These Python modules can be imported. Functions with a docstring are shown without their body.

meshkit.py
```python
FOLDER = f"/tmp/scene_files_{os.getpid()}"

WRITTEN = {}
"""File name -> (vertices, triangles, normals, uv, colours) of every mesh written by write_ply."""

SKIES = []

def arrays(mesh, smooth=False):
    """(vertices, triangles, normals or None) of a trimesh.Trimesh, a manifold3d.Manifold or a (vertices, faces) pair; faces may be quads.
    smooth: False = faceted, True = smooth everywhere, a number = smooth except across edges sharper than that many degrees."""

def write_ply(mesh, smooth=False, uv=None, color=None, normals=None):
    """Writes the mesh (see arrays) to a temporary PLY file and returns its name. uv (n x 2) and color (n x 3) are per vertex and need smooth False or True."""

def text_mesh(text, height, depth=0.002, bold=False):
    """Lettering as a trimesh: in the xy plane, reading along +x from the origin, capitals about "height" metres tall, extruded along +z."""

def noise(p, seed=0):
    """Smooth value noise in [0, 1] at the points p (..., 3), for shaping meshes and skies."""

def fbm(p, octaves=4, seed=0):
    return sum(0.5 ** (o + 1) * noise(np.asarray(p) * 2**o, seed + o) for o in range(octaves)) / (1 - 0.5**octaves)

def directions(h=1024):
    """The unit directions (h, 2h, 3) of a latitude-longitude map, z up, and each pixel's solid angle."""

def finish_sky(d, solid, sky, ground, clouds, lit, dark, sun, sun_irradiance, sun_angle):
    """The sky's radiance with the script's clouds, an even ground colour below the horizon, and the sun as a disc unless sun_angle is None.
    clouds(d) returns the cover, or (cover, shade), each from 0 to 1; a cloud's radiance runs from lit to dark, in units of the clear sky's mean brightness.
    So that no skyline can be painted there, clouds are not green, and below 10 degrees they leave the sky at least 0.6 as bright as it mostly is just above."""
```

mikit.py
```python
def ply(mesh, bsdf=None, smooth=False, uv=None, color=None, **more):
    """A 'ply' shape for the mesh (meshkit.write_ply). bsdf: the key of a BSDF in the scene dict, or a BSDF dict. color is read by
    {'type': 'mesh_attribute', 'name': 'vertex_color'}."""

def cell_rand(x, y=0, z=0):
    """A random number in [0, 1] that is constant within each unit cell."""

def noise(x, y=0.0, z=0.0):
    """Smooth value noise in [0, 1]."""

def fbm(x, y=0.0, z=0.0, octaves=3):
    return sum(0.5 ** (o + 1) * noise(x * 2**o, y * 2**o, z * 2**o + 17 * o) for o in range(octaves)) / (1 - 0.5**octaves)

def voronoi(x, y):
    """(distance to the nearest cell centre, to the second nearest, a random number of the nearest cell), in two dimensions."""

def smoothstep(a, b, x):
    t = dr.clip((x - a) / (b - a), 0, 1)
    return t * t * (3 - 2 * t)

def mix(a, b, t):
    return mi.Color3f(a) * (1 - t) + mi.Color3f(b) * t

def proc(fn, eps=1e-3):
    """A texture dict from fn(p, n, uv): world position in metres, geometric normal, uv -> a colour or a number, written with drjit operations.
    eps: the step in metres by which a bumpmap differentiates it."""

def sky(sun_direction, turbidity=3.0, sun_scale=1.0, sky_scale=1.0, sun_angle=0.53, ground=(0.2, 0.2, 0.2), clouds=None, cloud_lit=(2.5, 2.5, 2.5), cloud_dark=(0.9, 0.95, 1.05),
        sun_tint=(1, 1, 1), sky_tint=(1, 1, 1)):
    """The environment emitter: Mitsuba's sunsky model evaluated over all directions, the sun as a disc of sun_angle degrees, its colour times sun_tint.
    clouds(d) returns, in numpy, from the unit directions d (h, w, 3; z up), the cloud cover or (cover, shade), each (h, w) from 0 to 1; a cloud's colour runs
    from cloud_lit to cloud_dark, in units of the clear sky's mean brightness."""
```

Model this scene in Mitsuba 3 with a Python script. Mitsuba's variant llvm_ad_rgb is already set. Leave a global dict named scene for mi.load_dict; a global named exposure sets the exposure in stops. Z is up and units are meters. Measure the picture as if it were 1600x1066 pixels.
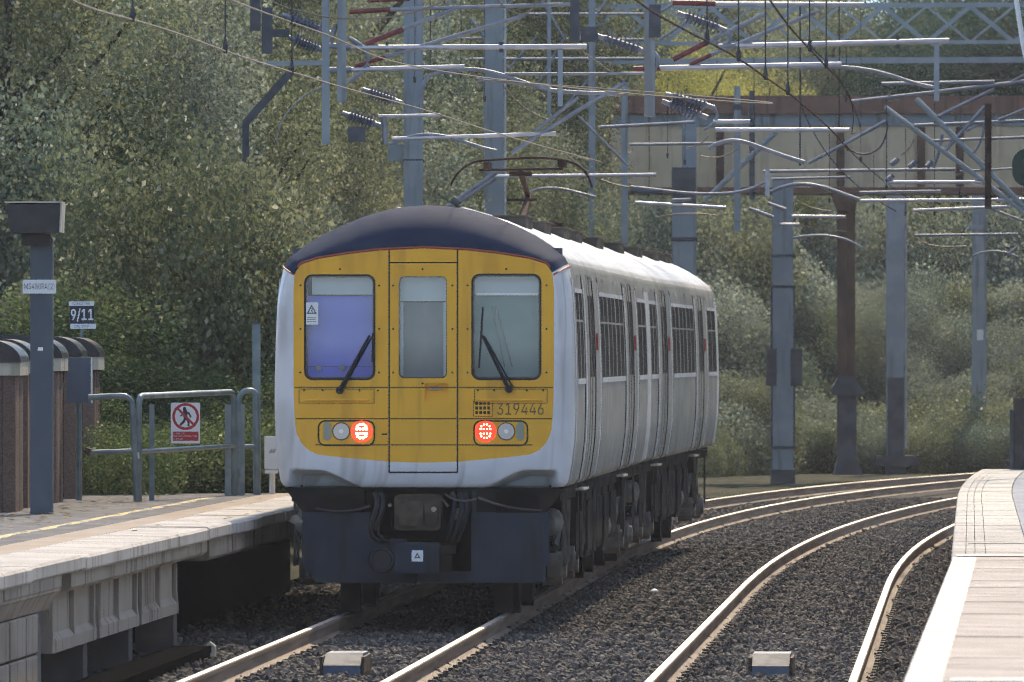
import math, random
import numpy as np
import trimesh
import mitsuba as mi
import drjit as dr
import mikit, meshkit
from mikit import proc, noise, fbm, mix, smoothstep, cell_rand
from shapely.geometry import Polygon, box as sbox, Point, LineString
from shapely.ops import unary_union

# ------------------------------------------------------------------ camera, sky, exposure
T = mi.ScalarTransform4f
F, YH, EYE = 15000.0, 555.0, 2.41            # focal length in photograph pixels, horizon row, eye height above the rail tops
scene, labels = {}, {}
scene['camera'] = {'type': 'thinlens', 'aperture_radius': 0.014, 'focus_distance': 92.0, 'fov': math.degrees(2 * math.atan(800 / F)), 'fov_axis': 'x', 'near_clip': 1.0, 'far_clip': 3000.0,
                   'to_world': T().look_at(origin=[0, 0, EYE], target=[0, 1000, EYE + 1000 * (YH - 533) / F], up=[0, 0, 1])}
SAZ, SEL = math.radians(11), math.radians(43)
SUN = [math.sin(SAZ) * math.cos(SEL), math.cos(SAZ) * math.cos(SEL), math.sin(SEL)]


def clouds(d):
    n = meshkit.fbm(d * np.array([3.0, 3.0, 6.0]), 4, 3)
    return np.clip((n - 0.42) * 2.4, 0, 0.6), np.clip((n - 0.62) * 2, 0, 0.5)


# the haze in the air of the cutting
scene['haze_air'] = {'type': 'homogeneous', 'albedo': 0.95, 'sigma_t': 0.00022}
scene['haze'] = {'type': 'cube', 'to_world': T().translate([0, 900, 7.5]).scale([960, 1260, 10.5]), 'bsdf': {'type': 'null'}, 'interior': {'type': 'ref', 'id': 'haze_air'}}
labels['haze'] = {'kind': 'stuff', 'label': 'thin pale haze in the air'}
scene['camera']['medium'] = {'type': 'ref', 'id': 'haze_air'}
scene['sky'] = mikit.sky(SUN, turbidity=3, sun_scale=0.62, sun_angle=1.5, sun_tint=(1.0, 1.0, 0.97), clouds=clouds, sky_tint=(0.90, 0.99, 1.10))
exposure = 2.7
rng = np.random.default_rng(7)
random.seed(7)

# ------------------------------------------------------------------ helpers
HOLD = {}


def P(px, py, Y):
    """The point at depth Y metres that the photograph shows at pixel (px, py)."""
    return np.array([(px - 800) * Y / F, Y, EYE + (YH - py) * Y / F])


def cat(*ms):
    vs, fs, n = [], [], 0
    for v, f in ms:
        vs.append(np.asarray(v, float)); fs.append(np.asarray(f, int) + n); n += len(v)
    return np.vstack(vs), np.vstack(fs)


def tri(f):
    f = np.asarray(f, int)
    return np.vstack([f[:, [0, 1, 2]], f[:, [0, 2, 3]]]) if f.shape[1] == 4 else f


BOXF = tri([[0, 1, 3, 2], [4, 6, 7, 5], [0, 4, 5, 1], [2, 3, 7, 6], [0, 2, 6, 4], [1, 5, 7, 3]])


def box(x0, x1, y0, y1, z0, z1):
    return np.array([[x, y, z] for x in (x0, x1) for y in (y0, y1) for z in (z0, z1)], float), BOXF


def frame(t, up=(0, 0, 1)):
    t = np.asarray(t, float); t = t / np.linalg.norm(t)
    up = np.asarray(up, float)
    if abs(t @ up) > 0.98:
        up = np.array([0, 1.0, 0])
    a = np.cross(t, up); a /= np.linalg.norm(a)
    return t, a, np.cross(a, t)


def beam(p, q, w, h):
    """A square bar from p to q, w across and h deep."""
    p, q = np.asarray(p, float), np.asarray(q, float)
    t, a, b = frame(q - p)
    c = [(-1, -1), (1, -1), (1, 1), (-1, 1)]
    v = [o + a * i * w / 2 + b * j * h / 2 for o in (p, q) for i, j in c]
    return np.array(v), tri([[0, 1, 2, 3], [4, 7, 6, 5], [0, 4, 5, 1], [1, 5, 6, 2], [2, 6, 7, 3], [3, 7, 4, 0]])


def tube(pts, r, n=8):
    pts = np.asarray(pts, float)
    m = len(pts)
    r = np.broadcast_to(r, (m,)).astype(float)
    ang = np.arange(n) * 2 * np.pi / n
    vs, last = [], None
    for i in range(m):
        t = pts[min(i + 1, m - 1)] - pts[max(i - 1, 0)]
        t, a, b = frame(t)
        if last is not None:
            a = last - t * (last @ t); a /= np.linalg.norm(a); b = np.cross(a, t)
        last = a
        vs.append(pts[i] + r[i] * (np.cos(ang)[:, None] * a + np.sin(ang)[:, None] * b))
    v = np.vstack(vs + [pts[:1], pts[-1:]])
    f = []
    for i in range(m - 1):
        for j in range(n):
            k = (j + 1) % n
            f.append([i * n + j, (i + 1) * n + j, (i + 1) * n + k, i * n + k])
    f = tri(f)
    c0, c1 = m * n, m * n + 1
    caps = [[c0, j, (j + 1) % n] for j in range(n)] + [[c1, (m - 1) * n + (j + 1) % n, (m - 1) * n + j] for j in range(n)]
    return v, np.vstack([f, caps])


def bez(pts, n=14):
    """A smooth curve through the points."""
    pts = np.asarray(pts, float)
    if len(pts) < 3:
        return pts
    from scipy.interpolate import CubicSpline
    s = np.r_[0, np.cumsum(np.linalg.norm(np.diff(pts, axis=0), axis=1))]
    return CubicSpline(s, pts)(np.linspace(0, s[-1], n))


def grid(nu, nv):
    i, j = np.meshgrid(np.arange(nu - 1), np.arange(nv - 1), indexing='ij')
    return tri(np.stack([i * nv + j, (i + 1) * nv + j, (i + 1) * nv + j + 1, i * nv + j + 1], -1).reshape(-1, 4))


def disc(c, r, axis, depth, n=20):
    c, axis = np.asarray(c, float), np.asarray(axis, float)
    return tube([c - axis * depth / 2, c + axis * depth / 2], r, n)


def extrude(poly, h):
    m = trimesh.creation.extrude_polygon(poly, h, engine='earcut')
    return np.array(m.vertices), np.array(m.faces)


def polys(g):
    return list(g.geoms) if hasattr(g, 'geoms') else [g]


def face_uz(poly, s0, s1):
    """A polygon drawn in (across, up), made solid from s0 to s1 along the third axis: (across, along, up)."""
    out = []
    for g in polys(poly):
        if g.area > 1e-6:
            v, f = extrude(g, s1 - s0)
            out.append((np.stack([v[:, 0], s0 + v[:, 2], v[:, 1]], 1), f[:, ::-1]))
    return cat(*out)


def sheet(x0, x1, y0, y1, z, bump=0):
    return np.array([[x0, y0, z], [x1, y0, z], [x1, y1, z], [x0, y1, z]], float), tri([[0, 1, 2, 3]])


def rounded(x0, x1, z0, z1, r):
    return sbox(x0 + r, z0 + r, x1 - r, z1 - r).buffer(r, 6)


def key_for(name, parent=None):
    base = f'{parent}__{name}' if parent else name
    n = HOLD.get(base, -1) + 1
    HOLD[base] = n
    return base if n == 0 else f'{base}_{n:03d}'


def add(name, mesh, bsdf, parent=None, smooth=False, label=None, category=None, group=None, kind=None, **more):
    k = key_for(name, parent)
    scene[k] = mikit.ply(mesh, bsdf, smooth, **more)
    tag(k, label, category, group, kind)
    return k


def add_each(name, meshes, bsdf, parent, **more):
    for m_ in meshes:
        add(name, m_, bsdf, parent, **more)


def put(name, shape, parent=None, to_world=None, label=None, category=None, group=None, kind=None):
    k = key_for(name, parent)
    scene[k] = dict(shape)
    if to_world is not None:
        scene[k]['to_world'] = to_world
    tag(k, label, category, group, kind)
    return k


def tag(k, label=None, category=None, group=None, kind=None):
    d = {a: b for a, b in (('label', label), ('category', category), ('group', group), ('kind', kind)) if b}
    if d:
        labels[k] = {**labels.get(k, {}), **d}


def thing(name, label, category, group=None, kind=None):
    k = key_for(name)
    tag(k, label, category, group, kind)
    return k


# ------------------------------------------------------------------ materials
def mat(name, color, rough=0.5, metallic=0.0, spec=0.5, **more):
    c = color if isinstance(color, dict) else {'type': 'rgb', 'value': list(color)}
    scene[name] = {'type': 'twosided', 'bsdf': {'type': 'principled', 'base_color': c, 'roughness': rough, 'metallic': metallic, 'specular': spec, **more}}
    return name


def mottled(a, b, sx, sy, sz, lo=0.35, hi=0.7, octaves=3):
    def fn(p, n, uv):
        return mix(a, b, smoothstep(lo, hi, fbm(p.x * sx, p.y * sy, p.z * sz, octaves)))
    return proc(fn)


def bumped(name, color, rough, height_fn, amount, spec=0.4):
    c = color if isinstance(color, dict) else {'type': 'rgb', 'value': list(color)}
    scene[name] = {'type': 'twosided', 'bsdf': {'type': 'bumpmap', 'arbitrary': proc(height_fn, 4e-3), 'scale': amount,
                   'bsdf': {'type': 'principled', 'base_color': c, 'roughness': rough, 'specular': spec}}}
    return name


def streaks(a, b, c):
    """Painted or cast surface with vertical dirt runs and blotches."""
    def fn(p, n, uv):
        run = smoothstep(0.52, 0.8, fbm(p.x * 9 + p.y * 9, p.z * 0.9, 3.0, 3))
        blot = smoothstep(0.4, 0.75, fbm(p.x * 2.3, p.y * 1.1, p.z * 2.3, 3))
        return mix(mix(a, b, blot), c, run * 0.75)
    return proc(fn)


def per_piece(a, b, c):
    """A colour of its own for each piece, from its uv, with a little grain."""
    def fn(p, n, uv):
        return mix(mix(a, b, uv.x), c, smoothstep(0.72, 1.0, uv.y)) * (0.75 + 0.5 * noise(p.x * 60, p.y * 60, p.z * 60))
    return proc(fn)


mat('yellow_paint', streaks((0.84, 0.445, 0.026), (0.78, 0.405, 0.026), (0.64, 0.325, 0.028)), 0.42, spec=0.4)
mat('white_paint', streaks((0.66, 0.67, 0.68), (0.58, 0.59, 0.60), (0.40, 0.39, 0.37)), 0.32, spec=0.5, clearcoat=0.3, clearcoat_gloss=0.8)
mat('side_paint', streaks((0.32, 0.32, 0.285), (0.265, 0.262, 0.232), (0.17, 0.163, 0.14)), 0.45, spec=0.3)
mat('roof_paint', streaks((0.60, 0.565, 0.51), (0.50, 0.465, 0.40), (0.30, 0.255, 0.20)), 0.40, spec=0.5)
mat('navy_paint', mottled((0.024, 0.034, 0.062), (0.034, 0.044, 0.074), 3, 3, 3), 0.8, spec=0.08)
mat('orange_paint', (0.36, 0.075, 0.03), 0.5)
mat('black_rubber', (0.012, 0.012, 0.013), 0.6)
mat('dark_seam', (0.035, 0.022, 0.008), 0.7)
mat('soft_seam', (0.16, 0.085, 0.010), 0.7)
mat('underframe', mottled((0.012, 0.0115, 0.011), (0.028, 0.024, 0.020), 3, 3, 5), 0.8, spec=0.15)
mat('dust_pale', mottled((0.15, 0.135, 0.11), (0.24, 0.22, 0.19), 6, 6, 6), 0.8, spec=0.2)
mat('plough_paint', streaks((0.030, 0.043, 0.058), (0.024, 0.034, 0.046), (0.028, 0.025, 0.020)), 0.65, spec=0.3)
mat('dusty_steel', mottled((0.05, 0.045, 0.038), (0.11, 0.098, 0.08), 5, 5, 5), 0.7)
mat('rusty_casting', mottled((0.05, 0.034, 0.022), (0.095, 0.068, 0.042), 9, 9, 9), 0.8)
mat('aluminium', (0.70, 0.70, 0.68), 0.28, 0.7)
mat('side_glass', (0.018, 0.016, 0.021), 0.45, spec=0.06)
mat('blue_blind', mottled((0.11, 0.15, 0.56), (0.15, 0.19, 0.60), 1.5, 1.5, 2.2), 0.7)
mat('pale_blind', (0.40, 0.47, 0.48), 0.7)
mat('grey_blind', mottled((0.13, 0.165, 0.175), (0.18, 0.215, 0.22), 5, 5, 1.5), 0.7)
mat('teal_panel', mottled((0.11, 0.205, 0.20), (0.16, 0.25, 0.24), 1.8, 1.8, 2.5), 0.7)
mat('cab_dark', (0.10, 0.11, 0.12), 0.7)
scene['pane_glass'] = {'type': 'thindielectric', 'int_ior': 1.5}
mat('lamp_glass', (0.50, 0.46, 0.44), 0.18, 0.5)
mat('lens_grey', (0.30, 0.30, 0.22), 0.3)
mat('sign_white', (0.74, 0.76, 0.76), 0.5)
mat('sign_pale', (0.62, 0.68, 0.58), 0.5)
mat('sign_black', (0.012, 0.014, 0.025), 0.5)
mat('sign_red', (0.42, 0.02, 0.035), 0.5)
mat('number_paint', (0.13, 0.085, 0.03), 0.6)
mat('door_red', (0.35, 0.05, 0.03), 0.5)
mat('mast_steel', streaks((0.26, 0.31, 0.345), (0.32, 0.365, 0.39), (0.17, 0.18, 0.18)), 0.55, 0.1)
mat('mast_dark', mottled((0.05, 0.06, 0.075), (0.08, 0.09, 0.11), 3, 3, 3), 0.6)
mat('boom_steel', mottled((0.26, 0.31, 0.33), (0.33, 0.375, 0.395), 2, 2, 2), 0.6, 0.1)
mat('zinc_tube', mottled((0.42, 0.43, 0.47), (0.55, 0.55, 0.57), 8, 8, 8), 0.38, 0.55)
mat('dull_tube', mottled((0.20, 0.22, 0.26), (0.28, 0.30, 0.34), 8, 8, 8), 0.5, 0.3)
mat('red_tube', mottled((0.13, 0.022, 0.022), (0.19, 0.04, 0.035), 8, 8, 8), 0.4)
mat('insulator_glaze', (0.17, 0.19, 0.25), 0.55, spec=0.3)
mat('copper_wire', (0.26, 0.215, 0.15), 0.55, 0.3)
mat('dark_wire', (0.04, 0.04, 0.042), 0.6)
mat('pan_brown', mottled((0.04, 0.024, 0.02), (0.07, 0.042, 0.032), 6, 6, 6), 0.85, spec=0.1)
mat('rust_column', mottled((0.075, 0.045, 0.035), (0.13, 0.075, 0.05), 3, 3, 1.2), 0.8)
mat('bridge_cream', streaks((0.62, 0.52, 0.35), (0.57, 0.475, 0.32), (0.46, 0.38, 0.26)), 0.6)
mat('bridge_brown', streaks((0.19, 0.10, 0.07), (0.22, 0.125, 0.09), (0.12, 0.07, 0.05)), 0.7)
mat('bridge_grey', streaks((0.23, 0.29, 0.33), (0.20, 0.25, 0.29), (0.13, 0.13, 0.12)), 0.6)
mat('post_blue', mottled((0.055, 0.075, 0.095), (0.07, 0.09, 0.11), 4, 4, 2), 0.5)
mat('box_dark', mottled((0.022, 0.020, 0.022), (0.032, 0.03, 0.03), 6, 6, 6), 0.55)
mat('cabinet_blue', mottled((0.075, 0.105, 0.15), (0.09, 0.12, 0.165), 4, 4, 2), 0.5)
mat('rail_green', mottled((0.15, 0.20, 0.21), (0.21, 0.26, 0.27), 7, 7, 7), 0.42, 0.25)
mat('roof_black', (0.016, 0.018, 0.024), 0.25, spec=0.5)
mat('fascia_cream', streaks((0.50, 0.48, 0.38), (0.44, 0.42, 0.33), (0.28, 0.25, 0.18)), 0.6)
mat('brown_board', per_piece((0.105, 0.07, 0.055), (0.165, 0.115, 0.09), (0.075, 0.05, 0.042)), 0.75)
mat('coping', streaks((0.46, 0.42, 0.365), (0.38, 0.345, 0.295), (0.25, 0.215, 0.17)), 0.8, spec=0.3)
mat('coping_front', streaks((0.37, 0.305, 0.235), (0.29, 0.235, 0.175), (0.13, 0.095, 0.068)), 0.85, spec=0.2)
mat('coping_pink', streaks((0.37, 0.315, 0.27), (0.30, 0.255, 0.215), (0.20, 0.165, 0.135)), 0.75, spec=0.3)
mat('coping_cream', streaks((0.50, 0.47, 0.41), (0.45, 0.42, 0.36), (0.34, 0.31, 0.26)), 0.75, spec=0.3)
mat('sand_strip', mottled((0.34, 0.26, 0.185), (0.36, 0.30, 0.235), 4, 2.0, 4), 0.85, spec=0.2)
mat('tarmac', mottled((0.105, 0.10, 0.10), (0.15, 0.145, 0.14), 7, 2.2, 7), 0.85, spec=0.2)
mat('tarmac_pale', mottled((0.25, 0.26, 0.29), (0.30, 0.31, 0.335), 7, 2.2, 7), 0.8, spec=0.3)
mat('yellow_line', mottled((0.52, 0.40, 0.17), (0.22, 0.20, 0.17), 9, 1.6, 5, 0.45, 0.62), 0.8)
mat('white_line', mottled((0.53, 0.50, 0.455), (0.40, 0.365, 0.32), 7, 3.0, 7, 0.40, 0.72), 0.7)
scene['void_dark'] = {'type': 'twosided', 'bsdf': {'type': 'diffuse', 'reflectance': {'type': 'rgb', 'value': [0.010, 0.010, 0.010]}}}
mat('rail_rust', mottled((0.185, 0.135, 0.095), (0.25, 0.19, 0.14), 5, 0.8, 14), 0.75, spec=0.3)
mat('rail_worn', mottled((0.58, 0.54, 0.47), (0.45, 0.41, 0.34), 3, 0.4, 3), 0.45, 0.7)
mat('sleeper', mottled((0.12, 0.105, 0.09), (0.18, 0.16, 0.14), 3, 3, 3), 0.9, spec=0.2)
mat('stone', per_piece((0.054, 0.048, 0.044), (0.118, 0.104, 0.09), (0.23, 0.19, 0.15)), 0.85, spec=0.25)
bumped('bed', mottled((0.055, 0.05, 0.047), (0.10, 0.09, 0.082), 5, 5, 5), 0.9, lambda p, n, uv: noise(p.x * 22, p.y * 22, p.z * 22), 0.03, 0.2)
mat('earth', mottled((0.035, 0.038, 0.02), (0.06, 0.055, 0.032), 0.8, 0.8, 0.8), 0.95, spec=0.1)
mat('bark', mottled((0.055, 0.045, 0.035), (0.10, 0.085, 0.07), 6, 6, 1.5), 0.9, spec=0.2)
mat('magnet_blue', mottled((0.07, 0.10, 0.15), (0.10, 0.135, 0.18), 6, 6, 6), 0.55)
mat('magnet_top', mottled((0.27, 0.255, 0.225), (0.19, 0.18, 0.16), 9, 9, 9), 0.8, spec=0.2)


def leaf_mat(name, a, b, c, thru=0.42, rough=0.36):
    def fn(p, n, uv):
        clump = fbm(p.x * 0.55 + 3.1, p.y * 0.35, p.z * 0.42, 3)
        return mix(mix(a, b, smoothstep(0.3, 0.72, clump)), c, smoothstep(0.90, 1.0, uv.x)) * (0.5 + 1.0 * uv.y)  # c: the few pale leaves, glints put into the leaf colour
    scene[name] = {'type': 'principledthin', 'base_color': proc(fn), 'roughness': rough, 'diff_trans': 2 * thru, 'eta': 1.5, 'spec_trans': 0.0}
    return name


leaf_mat('leaf_olive', (0.150, 0.178, 0.098), (0.255, 0.270, 0.155), (0.50, 0.50, 0.38))
leaf_mat('leaf_grey', (0.145, 0.188, 0.135), (0.255, 0.290, 0.215), (0.54, 0.57, 0.48))
leaf_mat('leaf_brown', (0.190, 0.170, 0.105), (0.275, 0.225, 0.135), (0.44, 0.32, 0.17))
leaf_mat('leaf_ivy', (0.105, 0.150, 0.062), (0.215, 0.255, 0.110), (0.48, 0.50, 0.28))
leaf_mat('leaf_pale', (0.19, 0.232, 0.175), (0.30, 0.335, 0.255), (0.52, 0.55, 0.45))  # grey leaf made paler: distance haze put into its colour
leaf_mat('leaf_yellow', (0.36, 0.35, 0.09), (0.50, 0.46, 0.14), (0.66, 0.6, 0.22))
leaf_mat('leaf_dark', (0.050, 0.086, 0.061), (0.083, 0.123, 0.083), (0.16, 0.2, 0.14))


# ------------------------------------------------------------------ the line of the tracks
def right_rail(Y):
    Y = np.asarray(Y, float)
    t = np.clip(Y - 98, 0, None)
    t1 = np.minimum(t, 95)
    dev = 6.3e-6 * t1 ** 3
    over = t - t1
    return -0.985 + 0.0478 * (Y - 70.7) + dev + over * 3 * 6.3e-6 * 95 ** 2 + 3 * 6.3e-6 * 95 * over ** 2


def slope(Y):
    return (right_rail(np.asarray(Y, float) + 0.05) - right_rail(np.asarray(Y, float) - 0.05)) / 0.1


def TP(Y, off, z=0.0):
    """Point(s) beside the centre line of the train's track, off metres to the right of it, square to the track."""
    Y = np.asarray(Y, float)
    m = slope(Y)
    c = 1 / np.sqrt(1 + m * m)
    x = right_rail(Y) + (0.036 - 0.7525 + off) * c
    return np.stack([x, Y - (0.036 - 0.7525 + off) * m * c, np.broadcast_to(z, Y.shape) + 0 * Y], -1)


def OFFB(Y):
    t = np.clip((np.asarray(Y, float) - 100) / 66, 0, 1)
    return 3.45 + 0.45 * t * t * (3 - 2 * t)


def ribbon(Ys, offs0, offs1, z):
    """A flat strip along the track between two offsets."""
    Ys = np.asarray(Ys, float)
    a, b = TP(Ys, offs0, z), TP(Ys, offs1, z)
    v = np.stack([a, b], 1).reshape(-1, 3)
    i = np.arange(len(Ys) - 1) * 2
    return v, tri(np.stack([i, i + 1, i + 3, i + 2], 1))


def sweep(Ys, profile, off=0.0, closed=True, caps=True):
    """A profile (across, up) swept along the track at an offset (a number or one per station)."""
    Ys = np.asarray(Ys, float)
    off = np.broadcast_to(off, Ys.shape)
    pr = np.asarray(profile, float)
    k = len(pr)
    v = np.concatenate([np.stack([TP(Ys, off + u, z) for u, z in pr], 1)], 0).reshape(-1, 3)
    f = []
    for j in range(k if closed else k - 1):
        j2 = (j + 1) % k
        i = np.arange(len(Ys) - 1) * k
        f.append(np.stack([i + j, i + j2, i + k + j2, i + k + j], 1))
    f = tri(np.vstack(f))
    if closed and caps:
        e = (len(Ys) - 1) * k
        f = np.vstack([f] + [[[0, j + 1, j], [e, e + j, e + j + 1]] for j in range(1, k - 1)])
    return v, f


# ------------------------------------------------------------------ ground
def ground_z(X, Y):
    d = TP(Y, 0)[..., 0] - X
    out = np.full(X.shape, -0.34)
    t = np.clip((d - 2.6) / 2.4, 0, 1)
    up = np.clip(1 - (Y - 112) / 26, 0.0, 1)
    out = out + t * t * (3 - 2 * t) * 1.1 * up
    out = out + np.clip(d - 5.5, 0, 40) * 0.22 * np.clip(1 - (Y - 125) / 40, 0.0, 1)
    r = -d - 3.4
    out = out + np.clip(r - 6, 0, 40) * 0.05
    return out


gx = np.r_[-900, -300, -120, -60, np.arange(-40, 40.1, 1.0), 60, 120, 300, 900]
gy = np.r_[-300, -60, 0, 30, np.arange(40, 300.1, 2.0), 340, 420, 600, 1000, 2000]
GX, GY = np.meshgrid(gx, gy, indexing='ij')
GZ = np.where((GY > 30) & (GY < 345), ground_z(GX, np.clip(GY, 40, 300)), 0.0)
GZ = np.where((np.abs(GX) > 100), 4.0, GZ)
GZ = np.where(((GY > 345) | (GY < 35)), np.minimum(GZ, 0) - 0.4, GZ)
add('ground', (np.stack([GX, GY, GZ], -1).reshape(-1, 3), grid(len(gx), len(gy))), 'earth', smooth=True, kind='structure',
    label='dark earth of the railway cutting under the trees')
YB = np.arange(40, 262, 2.0)
add('track_bed', sweep(YB, [(-2.55, -0.36), (-2.1, -0.245), (1.9, -0.235), (6.1, -0.235), (6.8, -0.36)], 0.0, closed=False), 'bed', kind='structure',
    label='dark stone bed carrying the two curving tracks')


def stone_patch(seed, n, side):
    r = np.random.default_rng(seed)
    ico = trimesh.creation.icosphere(subdivisions=0)
    bv, bf = np.array(ico.vertices), np.array(ico.faces)
    k = len(bv)
    c = np.stack([r.uniform(-side / 2, side / 2, n), r.uniform(-side / 2, side / 2, n), r.normal(0, 0.014, n)], 1)
    s = r.uniform(0.018, 0.042, (n, 1, 1)) * r.uniform(0.6, 1.25, (n, 1, 3))
    jit = r.uniform(0.72, 1.25, (n, k, 1))
    q = r.normal(size=(n, 4)); q /= np.linalg.norm(q, axis=1, keepdims=True)
    w, x, y, z = q.T
    R = np.stack([1 - 2 * (y * y + z * z), 2 * (x * y - z * w), 2 * (x * z + y * w), 2 * (x * y + z * w), 1 - 2 * (x * x + z * z), 2 * (y * z - x * w),
                  2 * (x * z - y * w), 2 * (y * z + x * w), 1 - 2 * (x * x + y * y)], 1).reshape(n, 3, 3)
    v = np.einsum('nij,nkj->nki', R, bv[None] * s * jit) + c[:, None]
    f = (bf[None] + (np.arange(n) * k)[:, None, None]).reshape(-1, 3)
    return v.reshape(-1, 3), f, np.repeat(r.uniform(0, 1, (n, 2)), k, 0)


for s in range(3):
    v, f, uv = stone_patch(s, 1500, 2.1)
    scene[f'stone_patch_{s}'] = {'type': 'shapegroup', 'stones': mikit.ply((v, f), 'stone', uv=uv)}
k = 0
for Y in np.arange(67, 172, 2.0):
    for o in np.arange(-1.6, 6.4, 2.0):
        k += 1
        p = TP(Y, o, -0.192)
        scene[f'ballast__{k:03d}'] = {'type': 'instance', 'shapegroup': {'type': 'ref', 'id': f'stone_patch_{k % 3}'},
                                      'to_world': T().translate(p.tolist()).rotate([0, 0, 1], 90 * (k * 7 % 4) - math.degrees(math.atan(slope(Y))))}
tag('ballast', 'grey and brown ballast stones between and beside the rails', 'ballast', kind='stuff')

# rails: foot, web and head, with the worn strip on top
RAILP = [(-0.07, -0.159), (0.07, -0.159), (0.07, -0.148), (0.012, -0.125), (0.009, -0.05), (0.035, -0.036), (0.036, -0.008), (0.028, -0.001), (-0.028, -0.001), (-0.036, -0.008), (-0.035, -0.036),
         (-0.009, -0.05), (-0.012, -0.125), (-0.07, -0.148)]
HEADP = [(-0.026, -0.003), (0.026, -0.003), (0.029, 0.001), (0.015, 0.0045), (-0.015, 0.0045), (-0.029, 0.001)]
YR = np.r_[np.arange(60, 130, 1.0), np.arange(130, 262, 1.5)]
tracks = [('railway_track', 0.0 * YR, 'train'), ('railway_track', OFFB(YR), 'empty')]
slp = mikit.ply(cat(box(-1.25, 1.25, -0.125, 0.125, -0.36, -0.178), box(-0.5, 0.5, -0.128, 0.128, -0.36, -0.195)), 'sleeper')
clip = mikit.ply(cat(box(-0.11, -0.072, -0.07, 0.07, -0.172, -0.135), box(0.072, 0.11, -0.07, 0.07, -0.172, -0.135)), 'dusty_steel')
for name, off, which in tracks:
    t = thing('railway_track', 'rusty curving track that the train stands on' if which == 'train' else 'empty curving track beside the right hand platform', 'railway track', kind='structure')
    for side in (-0.7525, 0.7525):
        r = add('rail', sweep(YR, RAILP, off + side), 'rail_rust', t, smooth=35)
        add('running_surface', sweep(YR, HEADP, off + side), 'rail_worn', r, smooth=40)
    for i, Y in enumerate(np.arange(66, 168, 0.72)):
        o = 0.0 if which == 'train' else float(OFFB(Y))
        m = T().translate(TP(Y, o).tolist()).rotate([0, 0, 1], -math.degrees(math.atan(float(slope(Y)))) + random.uniform(-0.4, 0.4))
        sk = put('sleeper', slp, t, m)
        if Y < 125:
            for side in (-0.7525, 0.7525):
                put('rail_clip', clip, sk, m @ T().translate([side, 0, 0]))


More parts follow.
